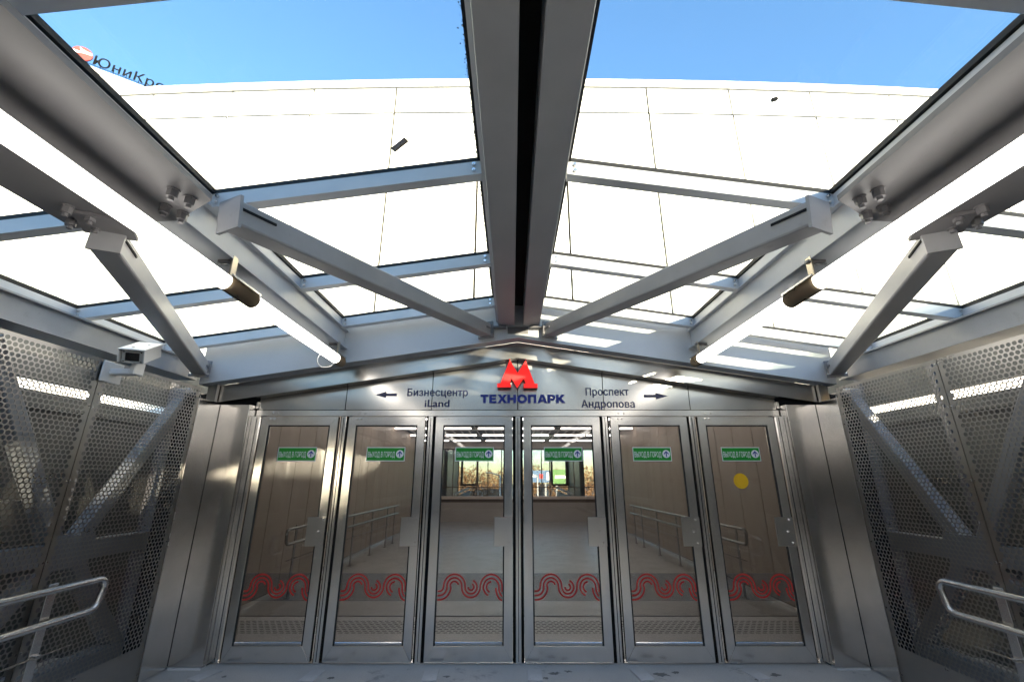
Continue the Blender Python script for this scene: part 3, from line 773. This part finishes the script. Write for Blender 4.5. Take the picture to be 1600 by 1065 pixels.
pane = box('pane', ix0 + .003, ix1 - .003, .006, .014, iz0 + .003, iz1 - .003, 'door_glass', door0)
ZW = .607
o = box('frosted_strip', ix0 + .014, ix1 - .014, .0040, .0052, ZW - .115, ZW + .115, 'frosted_band', pane)
o = link('wave_band', wave_mesh(ix0 + .016, ZW, (ix1 - ix0) - .034), 'red_film', pane); o.location.y = .0095
lp = box('lock_plate', hx - .175, hx + .002, -.030, -.0185, .955, 1.215, 'stainless', door0, .002)
for (dx, dz) in ((-.03, .03), (-.03, .235), (-.06, .13)):
    b = link('screw' if dz != .13 else 'keyhole', SCREW, 'stainless' if dz != .13 else 'black_gap', lp); b.location = (hx + dx, -.0305, .955 + dz); b.rotation_euler = (R(-90), 0, 0)
for dx in (-.31, -.27):
    b = link('screw', SCREW, 'stainless', door0); b.location = (dx, -.0185, zt - .02); b.rotation_euler = (R(-90), 0, 0)
# green exit label on the glass
lx0, lx1, lz0, lz1 = -.185, .205, 1.735, 1.872
lab = box('exit_label', lx0, lx1, .0022, .0042, lz0, lz1, 'white_film', door0)
box('green_field', lx0 + .007, lx1 - .007, .0012, .0021, lz0 + .007, lz1 - .007, 'green_film', lab)
o = link('lettering', text_mesh('ВЫХОД В ГОРОД', .272, .054, .0004, .012, 1.0), 'white_film', lab); o.location = (lx0 + .016 + .136, .0011, (lz0 + lz1) / 2 - .002)
bm = bmesh.new(); hexa(bm, .039, 0, .0006, 28); o = link('disc', bm_mesh('disc', bm), 'white_film', lab); o.location = (lx1 - .052, .0011, (lz0 + lz1) / 2 + .002); o.rotation_euler = (R(90), 0, 0)
ax, az = lx1 - .052, (lz0 + lz1) / 2 + .002
prism('arrow', [(ax - .005, az - .028), (ax + .005, az - .028), (ax + .005, az + .012), (ax + .024, az - .008), (ax + .024, az + .006), (ax, az + .030), (ax - .024, az + .006), (ax - .024, az - .008), (ax - .005, az + .012)], 'y', -.0002, .0004, 'navy', lab)
allobj = list(bpy.data.objects)
for o in allobj:
    if o.parent: KIDS.setdefault(o.parent, []).append(o)
for o in allobj: KIDS.setdefault(o, [])
DL = ['stainless glass door at the far left end of the row', 'second stainless glass door from the left, hall handrail behind it',
      'third glass door from the left, just left of the middle post', 'fourth glass door from the left, just right of the middle post',
      'fifth glass door from the left, next to the one with the yellow dot', 'stainless glass door at the right end with a yellow dot']
for i in range(6):
    d = door0 if i == 0 else copy_tree(door0)
    d.location = (-2.25 + .9 * i, YD, 0); d['label'] = DL[i]; d.name = 'glass_door' if i == 0 else 'glass_door.%03d' % i
    if i == 5:
        bm = bmesh.new(); hexa(bm, .073, 0, .0012, 40); o = link('warning_dot', bm_mesh('warning_dot', bm), 'yellow_film', None)
        o.parent = d; o.location = (-.03, .0035, 1.545); o.rotation_euler = (R(90), 0, 0); o['label'] = 'round yellow dot stuck on the glass'

# ---- steel cladding at both ends of the door row
for s, l in ((-1, 'left'), (1, 'right')):
    t = thing('corner_cladding', 'brushed steel corner cladding between doors and perforated wall, %s' % l, 'cladding', (s * 2.9, 4.45, 0))
    bm = bmesh.new(); add_box(bm, min(s * 3.03, s * 3.048), max(s * 3.03, s * 3.048), 4.125, 4.435, .012, 2.30, .002); link('side_sheet', bm_mesh('s', bm), 'stainless_sheet', t)
    box('front_sheet', s * 2.728, s * 3.026, 4.432, 4.450, .02, 2.285, 'stainless_sheet', t, .002)
    box('return_sheet', s * 2.728, s * 2.745, 4.4515, 4.575, .02, 2.285, 'stainless_sheet', t)
    box('base_plate', s * 2.735, s * 3.02, 4.425, 4.50, .0005, .018, 'white_plastic', t)
    box('edge_trim', s * 3.026, s * 3.0295, 4.118, 4.1245, .01, 2.32, 'rail_steel', t)
    box('sealant', s * 2.715, s * 2.727, 4.552, 4.575, .0, 2.18, 'sealant', t)
    box('filler', s * 2.75, s * 3.5, 4.50, 4.70, .0, 2.24, 'black_gap', t)
    box('top_sheet', s * 3.05, s * 3.14, 4.36, 4.40, 2.29, 2.48, 'stainless_mesh', t)

# ================================================================== SIDE WALLS
def perforated_mesh(Wd, z0, z1, pitch, row, rad, mx, mz0, mz1, th):
    """sheet in the local xz plane, one rectangular cell per hole, staggered rows"""
    v = []; f = []
    nx = int((Wd - 2 * mx - pitch / 2) / pitch); nz = int((z1 - z0 - mz0 - mz1) / row)
    ox = (Wd - (nx + .5) * pitch) / 2; oz = z0 + mz0
    pts = []
    hw, hh = pitch / 2, row / 2
    for k in range(3): pts.append((-hw + pitch * k / 3, -hh))
    for k in range(3): pts.append((hw, -hh + row * k / 3))
    for k in range(3): pts.append((hw - pitch * k / 3, hh))
    for k in range(3): pts.append((-hw, hh - row * k / 3))
    n = len(pts)
    hole = [(rad * math.cos(math.atan2(b, a)), rad * math.sin(math.atan2(b, a))) for a, b in pts]
    for j in range(nz):
        for i in range(nx):
            cx_ = ox + pitch * (i + .5 + (.5 if j % 2 else 0)); cz_ = oz + row * (j + .5); k = len(v)
            for (a, b) in pts: v.append((cx_ + a, 0, cz_ + b))
            for (a, b) in hole: v.append((cx_ + a, 0, cz_ + b))
            for (a, b) in hole: v.append((cx_ + a, th, cz_ + b))
            for (a, b) in pts: v.append((cx_ + a, th, cz_ + b))
            for q in range(n):
                r = (q + 1) % n
                f.append((k + q, k + r, k + n + r, k + n + q)); f.append((k + n + q, k + n + r, k + 2 * n + r, k + 2 * n + q))
                f.append((k + 2 * n + q, k + 2 * n + r, k + 3 * n + r, k + 3 * n + q))
    def plate(xa, xb, za, zb_):
        if xb - xa < 1e-4 or zb_ - za < 1e-4: return
        k = len(v)
        for y in (0, th): v.extend([(xa, y, za), (xb, y, za), (xb, y, zb_), (xa, y, zb_)])
        f.extend([(k, k + 1, k + 2, k + 3), (k + 7, k + 6, k + 5, k + 4), (k, k + 4, k + 5, k + 1), (k + 1, k + 5, k + 6, k + 2), (k + 2, k + 6, k + 7, k + 3), (k + 3, k + 7, k + 4, k)])
    for j in range(nz):
        za = oz + row * j; l = ox + (pitch / 2 if j % 2 else 0); r = l + nx * pitch
        plate(0, l, za, za + row); plate(r, Wd, za, za + row)
    plate(0, Wd, z0, oz); plate(0, Wd, oz + nz * row, z1)
    # turned-back edges of the sheet
    plate2 = [(0, .003), (Wd - .003, Wd)]
    for xa, xb in plate2:
        k = len(v)
        v.extend([(xa, th, z0), (xb, th, z0), (xb, th, z1), (xa, th, z1), (xa, .03, z0), (xb, .03, z0), (xb, .03, z1), (xa, .03, z1)])
        f.extend([(k, k + 4, k + 7, k + 3), (k + 1, k + 2, k + 6, k + 5), (k + 4, k + 5, k + 6, k + 7)])
    return pydata('perforated_panel', v, f)
PW = 1.035
bm = bmesh.new(); hexa(bm, .007, -.003, 0, 10); RIVET = bm_mesh('rivet', bm)
PERF = perforated_mesh(PW, .012, 2.395, .0345, .0299, .0141, .016, .268, .006, .002)
for s, l in ((-1, 'left'), (1, 'right')):
    t = thing('perforated_wall', 'perforated stainless steel sheet wall along the %s side of the gallery' % l, 'wall', (s * 3.05, 2, 0))
    for k in range(5):
        y_hi = 4.122 - k * (PW + .006)
        o = link('panel', PERF, 'stainless_mesh', t)
        if s < 0: o.location = (-3.042, y_hi - PW, 0); o.rotation_euler = (0, 0, R(90))
        else: o.location = (3.042, y_hi, 0); o.rotation_euler = (0, 0, R(-90))
        if k < 3:
            for xr in (.010, PW - .010):
                for zr in (.08, .55, 1.05, 1.55, 2.05, 2.36):
                    b = link('rivet', RIVET, 'rail_steel', o); b.location = (xr, -.0002, zr); b.rotation_euler = (R(-90), 0, 0)
    # steel truss behind the sheets
    t = thing('side_truss', 'grey steel truss behind the perforated wall on the %s' % l, 'truss', (s * 3.7, 2, 0))
    X3 = s * 3.68
    bar('chord', (X3, -18.0, 1.0), (X3, 5.2, 1.0), .12, .15, 'truss_paint', t, bev=.008)
    bar('chord', (X3, -18.0, .08), (X3, 5.2, .08), .14, .16, 'truss_paint', t, bev=.008)
    for yn in (3.84, 1.70, -.44):
        for a, b in (((yn + .09, 1.07), (yn + .98, 2.50)), ((yn - .09, 1.07), (yn - .98, 2.50)), ((yn + .10, .93), (yn + .80, .10)), ((yn - .10, .93), (yn - .80, .10))):
            bar('diagonal', (X3, a[0], a[1]), (X3, b[0], b[1]), .11, .12, 'truss_paint', t, up=(1, 0, 0), bev=.01)
        box('node_plate', X3 - s * .075, X3 - s * .065, yn - .2, yn + .2, .88, 1.13, 'truss_paint', t)
    for yp in (4.75, 2.72, .62, -1.5): box('post', X3 - .06, X3 + .06, yp - .06, yp + .06, .0, 2.5, 'truss_paint', t, .006)
    # outer boarding with a clerestory slot
    t = thing('outer_boarding', 'dark grey horizontal boarding outside the truss on the %s' % l, 'boarding', (s * 4.3, 0, 0))
    X4 = s * 4.28
    zz = -.6; k = 0
    while zz < 2.2:
        bm = bmesh.new(); hgt = .31
        add_box(bm, min(X4, X4 + s * .03), max(X4, X4 + s * .03), -18.0, 6.35, zz, min(zz + hgt, 2.295), .004)
        for v in bm.verts: v.co.x += -s * (v.co.z - zz) * .13
        link('board', bm_mesh('board', bm), 'board_grey', t); zz += .28; k += 1
    box('board', X4, X4 + s * .03, -18.0, 6.35, 2.395, 2.88, 'board_grey', t, .004)
    box('board', X4 - s * .075, X4 - s * .048, -18.0, 6.35, 2.16, 2.30, 'board_grey', t, .004)
    box('board', X4 - s * .02, X4 + s * .01, -18.0, 3.3 if s < 0 else 2.6, 2.25, 2.42, 'board_grey', t, .004)
    for yp in (-8.2, -6.2, -4.2, -2.2, -.3, 1.65, 3.0, 4.32, 5.3): box('stud', X4 - s * .03, X4 - s * .09, yp - .03, yp + .03, -.3, 2.9, 'steel_paint', t)
    pl = [(s * 3.45, 2.90), (s * 4.6, 2.86), (s * 4.6, 2.91), (s * 3.45, 2.95)]
    o = prism('eave_sheet', pl, 'y', -18.0, .98, 'opal_sheet', t)
    for k in range(5): prism('eave_pane', pl, 'y', 1.0 + k * 1.06, 2.05 + k * 1.06, 'roof_glass', t)
# gallery handrails
handrail('handrail', 'two tier steel handrail with rounded end in front of the left perforated wall', -2.93, 0, 3.465, -4.5, .895, (3.12, 1.95, .78, -.4), (.525, ), -1)
handrail('handrail', 'two tier steel handrail with rounded end in front of the right perforated wall', 2.93, 0, 3.44, -4.5, .885, (3.07, 1.9, .73, -.45), (.525, ), 1)

# ================================================================== TUBE LIGHTS
for s, l in ((-1, 'left'), (1, 'right')):
    xt, zt_ = s * 1.745, 2.660
    for ya, yb, lb in ((.92, 2.36, 'near'), (2.62, 4.03, 'far'), (-.78, .66, 'first added unseen behind the viewer'), (-2.5, -1.06, 'second added unseen behind the viewer'), (-4.2, -2.76, 'third added unseen behind the viewer'), (-5.9, -4.46, 'fourth added unseen behind the viewer'), (-7.6, -6.16, 'fifth added unseen behind the viewer'), (-9.3, -7.86, 'sixth added unseen behind the viewer')):  # tubes behind the viewer are added, unseen, to brighten the steel
        t = thing('tube_light', 'glowing round tube light hung under the %s roof beam, %s one' % (l, lb), 'tube light', (xt, (ya + yb) / 2, zt_), 'tube lights under the roof beams')
        tube('diffuser', [(xt, ya, zt_), (xt, yb - .01, zt_), (xt, yb, zt_)], [.0445, .0445, .040], 'tube_white', t, 24)
        # white reflector strip along the top of the tube
        v = []; f = []
        for k in range(9):
            q = R(35 + 110 * k / 8)
            for r_ in (.0455, .0475):
                for y_ in (ya, yb): v.append((xt + r_ * math.cos(q), y_, zt_ + r_ * math.sin(q)))
        for k in range(8):
            i0, i1 = 4 * k, 4 * k + 4
            f += [(i0, i0 + 1, i1 + 1, i1), (i0 + 2, i1 + 2, i1 + 3, i0 + 3), (i0, i1, i1 + 2, i0 + 2), (i0 + 1, i0 + 3, i1 + 3, i1 + 1)]
        f += [(0, 2, 3, 1), (32, 33, 35, 34)]
        link('reflector', pydata('reflector', v, f), 'white_plastic', t)
        # rounded metal end shells
        for y0, y1 in (((yb - .035, yb + .262 if lb == 'near' else yb + .11), (ya - .10, ya + .005)) if lb != 'far' else ((yb - .02, yb + .13),)):
            bm = bmesh.new(); add_tube(bm, [(xt, y0, zt_), (xt, y1, zt_)], .050, 22, cap=False)
            bmesh.ops.solidify(bm, geom=bm.faces[:], thickness=.003)
            hexring = [(xt + .0465 * math.cos(2 * math.pi * q / 22), zt_ + .0465 * math.sin(2 * math.pi * q / 22)) for q in range(22)]
            add_prism(bm, hexring, 'y', y1 - .006 if y1 > (ya + yb) / 2 else y0, y1 if y1 > (ya + yb) / 2 else y0 + .006)
            bmesh.ops.recalc_face_normals(bm, faces=bm.faces[:])
            e = link('end_shell', bm_mesh('end_shell', bm), 'brass_grey', t)
            for q in (-1, 1): box('edge_clip', xt + q * .044 - .006, xt + q * .044 + .006, y0, y1, zt_ + .034, zt_ + .046, 'rail_steel', e)
        for yh in ((yb + .02, ya + .06) if lb != 'far' else (yb + .03,)):
            hk = boxes('hanger', [(xt - .006, xt + .006, yh - .025, yh + .025, zt_ + .049, 2.842)], 'brass_grey', t, .002)
            box('clamp', xt - .02, xt + s * .09, yh - .018, yh + .018, 2.806, 2.8205, 'steel_paint', hk)
            tube('clamp_bolt', [(xt + s * .03, yh, 2.80), (xt + s * .10, yh, 2.80)], .007, 'rail_steel', hk, 8)
        if lb == 'far' and s < 0:
            pth = [(xt - .04, 3.86, 2.72), (xt - .10, 3.84, 2.60), (xt - .09, 3.92, 2.545), (xt - .03, 4.0, 2.57), (xt - .01, 4.06, 2.64)]
            q = []
            for i in range(len(pth) - 1):
                for k in range(6):
                    a, b = Vector(pth[i]), Vector(pth[i + 1]); q.append(a.lerp(b, k / 6))
            for _ in range(4): q = [q[0]] + [(q[i - 1] + q[i] * 2 + q[i + 1]) / 4 for i in range(1, len(q) - 1)] + [q[-1]]
            tube('cable', q, .004, 'white_plastic', t, 6)

# ================================================================== SURVEILLANCE CAMERA
cc = thing('surveillance_camera', 'white boxy surveillance camera on a bracket at the top of the left perforated wall', 'camera', (-3.03, 3.15, 2.3))
RT = Matrix.Translation((-2.81, 3.05, 2.405)) @ Matrix.Rotation(R(22), 4, 'Z') @ Matrix.Rotation(R(24), 4, 'X') @ Matrix.Scale(.92, 4)
def cpart(name, bl, mat, bev=.004, par=None):
    bm = bmesh.new()
    for b in bl: add_box(bm, *b, bev=bev, seg=2)
    bm.transform(RT); return link(name, bm_mesh(name, bm), mat, par or cc)
cpart('body', [(-.070, .070, .0, .30, -.055, .05)], 'white_plastic', .012)
cpart('sunshield', [(-.086, .086, -.035, .33, .056, .064), (-.086, -.079, -.035, .30, -.045, .056), (.079, .086, -.035, .30, -.045, .056)], 'white_plastic', .003)
fr = cpart('front_frame', [(-.068, .068, -.006, .0, -.052, .048)], 'kiosk_grey', .003)
cpart('window', [(-.045, .045, -.010, -.0065, -.034, .030)], 'lens_black', .002, fr)
for x_, z_ in ((-.056, .036), (.056, .036), (-.056, -.040), (.056, -.040)): cpart('screw', [(x_ - .005, x_ + .005, -.010, -.0065, z_ - .005, z_ + .005)], 'lens_black', .001, fr)
cpart('screw', [(-.03, -.015, .05, .07, .0645, .067), (.02, .035, .2, .22, .0645, .067)], 'kiosk_grey', .001)
br = box('bracket', -2.865, -2.825, 3.11, 3.20, 2.29, 2.385, 'white_plastic', cc, .006)
boxes('arm', [(-3.02, -2.866, 3.12, 3.19, 2.292, 2.335)], 'white_plastic', br, .006)
boxes('wall_plate', [(-3.034, -3.021, 3.07, 3.24, 2.235, 2.385)], 'white_plastic', br, .003)

# ================================================================== OUTSIDE
# office tower with a rooftop sign, up to the left
dirv = Vector((.82, .572, 0)).normalized(); nrm = Vector((-dirv.y, dirv.x, 0))
P0 = Vector((-42.8, 32.6, 0)); ZR = 40.9
ob = thing('office_tower', 'tall white office tower beyond the facade at the upper left', 'building', (P0.x, P0.y, -5))
def quadbox(name, s0, s1, d0, d1, z0, z1, mat, par):
    pl = [P0 + dirv * s0 + nrm * d0, P0 + dirv * s1 + nrm * d0, P0 + dirv * s1 + nrm * d1, P0 + dirv * s0 + nrm * d1]
    return prism(name, [(p.x, p.y) for p in pl], 'z', z0, z1, mat, par)
quadbox('wall', -.6, 22, .3, 14, -5, ZR - .4, 'office_white', ob); quadbox('parapet', -.8, 22.2, .05, 14.2, ZR - .398, ZR, 'office_white', ob)
for k in range(9): quadbox('window', .6, 21, .22, .30, 2 + k * 4.2, 4.2 + k * 4.2, 'office_glass', ob)
rs = thing('rooftop_sign', 'grey rooftop letters with a red and white disc on the office tower', 'sign', (P0.x, P0.y, ZR))
me = text_mesh('ЮниКре', 5.6, 1.15, .02, .014, 1.05)
o = link('lettering', me, 'sign_grey', rs); o.matrix_parent_inverse = INV[rs]
ang = math.atan2(dirv.y, dirv.x)
c = P0 + dirv * 3.75 + nrm * .15; o.location = (c.x, c.y, ZR + .95); o.rotation_euler = (0, 0, ang)
bm = bmesh.new(); hexa(bm, .78, -.08, .08, 36); d_ = link('disc', bm_mesh('disc', bm), 'sign_red', rs)
c = P0 + dirv * .05 + nrm * .1; d_.location = (c.x, c.y, ZR + 1.05); d_.rotation_euler = (R(90), 0, ang)
bm = bmesh.new(); add_prism(bm, [(-.62, -.22), (.1, .05), (.70, .12), (.66, .34), (.05, .42), (-.30, .62), (-.1, .12), (-.72, .1)], 'z', .081, .10)
bmesh.ops.recalc_face_normals(bm, faces=bm.faces[:]); q = link('swoosh', bm_mesh('swoosh', bm), 'white_film', d_)
for k in range(7):
    p = P0 + dirv * (.5 + k * 1.0) + nrm * .25
    tube('strut', [(p.x, p.y, ZR - .02), (p.x, p.y, ZR + .7)], .03, 'sign_grey', rs, 6)
a = P0 + dirv * .0 + nrm * .25; b = P0 + dirv * 7 + nrm * .25
tube('strut', [(a.x, a.y, ZR + .36), (b.x, b.y, ZR + .36)], .03, 'sign_grey', rs, 6)

# view through the far window: yard, billboards, trees
yard = box('yard', -60, 60, 30, 130, -5.0, -4.6, 'asphalt'); tag(yard, 'asphalt yard outside the far window', kind='structure')
def billboard(x, y, w_, z0, z1, mat, label, words):
    t = thing('billboard', label, 'billboard', (x, y, -4.6))
    box('board', x - w_ / 2, x + w_ / 2, y, y + .3, z0, z1, mat, t)
    for q in (-.3, .3): box('post', x + q * w_ - .12, x + q * w_ + .12, y + .1, y + .35, -4.6, z0 - .002, 'kiosk_grey', t)
    for k, (cx_, cz_, ww, hh, mm) in enumerate(words): box('patch', x + cx_ - ww / 2, x + cx_ + ww / 2, y - .05, y - .002, z0 + cz_ - hh / 2, z0 + cz_ + hh / 2, mm, t)
billboard(3.4, 62, 3.6, 1.3, 2.85, 'billboard_blue', 'long blue billboard seen through the fourth door', [(-.8, .8, 1.2, .3, 'white_film'), (.5, .8, .5, .6, 'red_film'), (1.4, .8, .4, 1.0, 'white_film')])
billboard(6.7, 61, 2.7, 1.1, 2.95, 'billboard_green', 'green billboard seen through the fourth door', [(-.3, .9, 1.5, .4, 'white_film'), (1.0, .95, .45, .7, 'red_film')])
def tree(x, y, h, label):
    t = thing('autumn_tree', label, 'tree', (x, y, -4.6), 'autumn trees beyond the yard')
    rnd = random.Random(int(x * 31 + y))
    bm = bmesh.new(); top = Vector((x + rnd.uniform(-.4, .4), y, -4.6 + h * .8))
    add_tube(bm, [(x, y, -4.6), (x + .1, y, -4.6 + h * .3), top], [.22, .17, .05], 7)
    for k in range(12):
        q = rnd.uniform(.3, .95); b0 = Vector((x, y, -4.6)).lerp(top, q); a_ = rnd.uniform(0, 6.28); L = h * .30 * (1.15 - q)
        add_tube(bm, [b0, b0 + Vector((math.cos(a_) * L * .5, math.sin(a_) * L * .5, L * .5)), b0 + Vector((math.cos(a_) * L, math.sin(a_) * L, L * 1.1))], [.07, .045, .015], 5)
    link('trunk', bm_mesh('trunk', bm), 'bark', t)
    v = []; f = []
    for k in range(900):
        a_ = rnd.uniform(0, 6.28); u_ = rnd.uniform(-1, 1); rr = rnd.random() ** .4
        px = x + math.cos(a_) * math.sqrt(1 - u_ * u_) * rr * h * .24; py = y + math.sin(a_) * math.sqrt(1 - u_ * u_) * rr * h * .24; pz = -4.6 + h * .66 + u_ * rr * h * .36
        s_ = rnd.uniform(.10, .24); k0 = len(v)
        e1 = Vector((rnd.uniform(-1, 1), rnd.uniform(-1, 1), rnd.uniform(-1, 1))).normalized() * s_; e2 = e1.orthogonal().normalized() * s_ * .7
        c_ = Vector((px, py, pz)); v += [tuple(c_ - e1), tuple(c_ + e2), tuple(c_ + e1), tuple(c_ - e2)]; f.append((k0, k0 + 1, k0 + 2, k0 + 3))
    link('crown', pydata('crown', v, f), 'leaf_brown', t)
tn = ['first', 'second', 'third', 'fourth', 'fifth', 'sixth', 'seventh', 'eighth', 'ninth', 'tenth', 'eleventh', 'twelfth']
for i in range(12):
    tree(-16 + i * 3.0 + random.uniform(-.8, .8), 80 + random.uniform(-6, 8), random.uniform(7.6, 9.6), 'brown autumn tree outside the far window, %s from the left' % tn[i])
def van(x, y, label, L=4.6, H=2.1, W=1.9):
    t = thing('parked_van', label, 'van', (x, y, -4.6)); z = -4.6
    prism('body', [(x - L / 2, z + .35), (x + L / 2, z + .35), (x + L / 2, z + H), (x - L / 2 + 1.1, z + H), (x - L / 2 + .45, z + 1.2), (x - L / 2, z + 1.05)], 'y', y - W / 2, y + W / 2, 'van_white', t)
    prism('windscreen', [(x - L / 2 + .5, z + 1.25), (x - L / 2 + 1.9, z + 1.25), (x - L / 2 + 1.9, z + 1.9), (x - L / 2 + 1.1, z + 1.9)], 'y', y - W / 2 - .02, y - W / 2 - .004, 'office_glass', t)
    for q in (-1.4, 1.4): tube('wheel', [(x + q, y - W / 2 - .03, z + .34), (x + q, y - W / 2 + .2, z + .34)], .34, 'tyre', t, 16)
van(-7.5, 48, 'white van parked in the yard, left one'); van(-2.2, 52, 'white van parked in the yard, middle one'); van(7.4, 50, 'white van parked in the yard, right one')
kx = thing('kiosk', 'small grey flat roofed kiosk in the yard at the left of the far window', 'kiosk', (-18.0, 58, -4.6))
box('wall', -11.4, -8.2, 57, 60, -4.6, 1.7, 'kiosk_grey', kx); box('roof', -11.8, -7.9, 56.6, 60.4, 1.702, 2.1, 'dark_panel', kx)
for q in (0, 1): box('window', -10.9 + q * 1.4, -9.9 + q * 1.4, 56.93, 56.99, -.4, .8, 'office_glass', kx)
for x, y, l in ((-1.2, 44, 'left of the middle post'), (2.5, 46, 'right of the middle post')):
    t = thing('lamp_post', 'pale lamp post in the yard, seen %s' % l, 'lamp post', (x, y, -4.6))
    tube('pole', [(x, y, -4.6), (x, y, 2.0)], [.11, .07], 'slat_white', t, 10); tube('arm', [(x, y, 1.98), (x - .9, y, 2.25)], .05, 'slat_white', t, 8)
    box('lantern', x - 1.4, x - .85, y - .12, y + .12, 2.2, 2.32, 'kiosk_grey', t, .02)
fn = thing('yard_fence', 'low pale rail fence across the yard below the far window', 'fence', (0, 40, -4.6))
for z in (-3.9, -3.4): box('rail', -12, 12, 40, 40.06, z, z + .08, 'slat_white', fn)
for k in range(13): box('post', -12 + k * 2 - .05, -12 + k * 2 + .05, 39.93, 39.998, -4.6, -3.2, 'slat_white', fn)
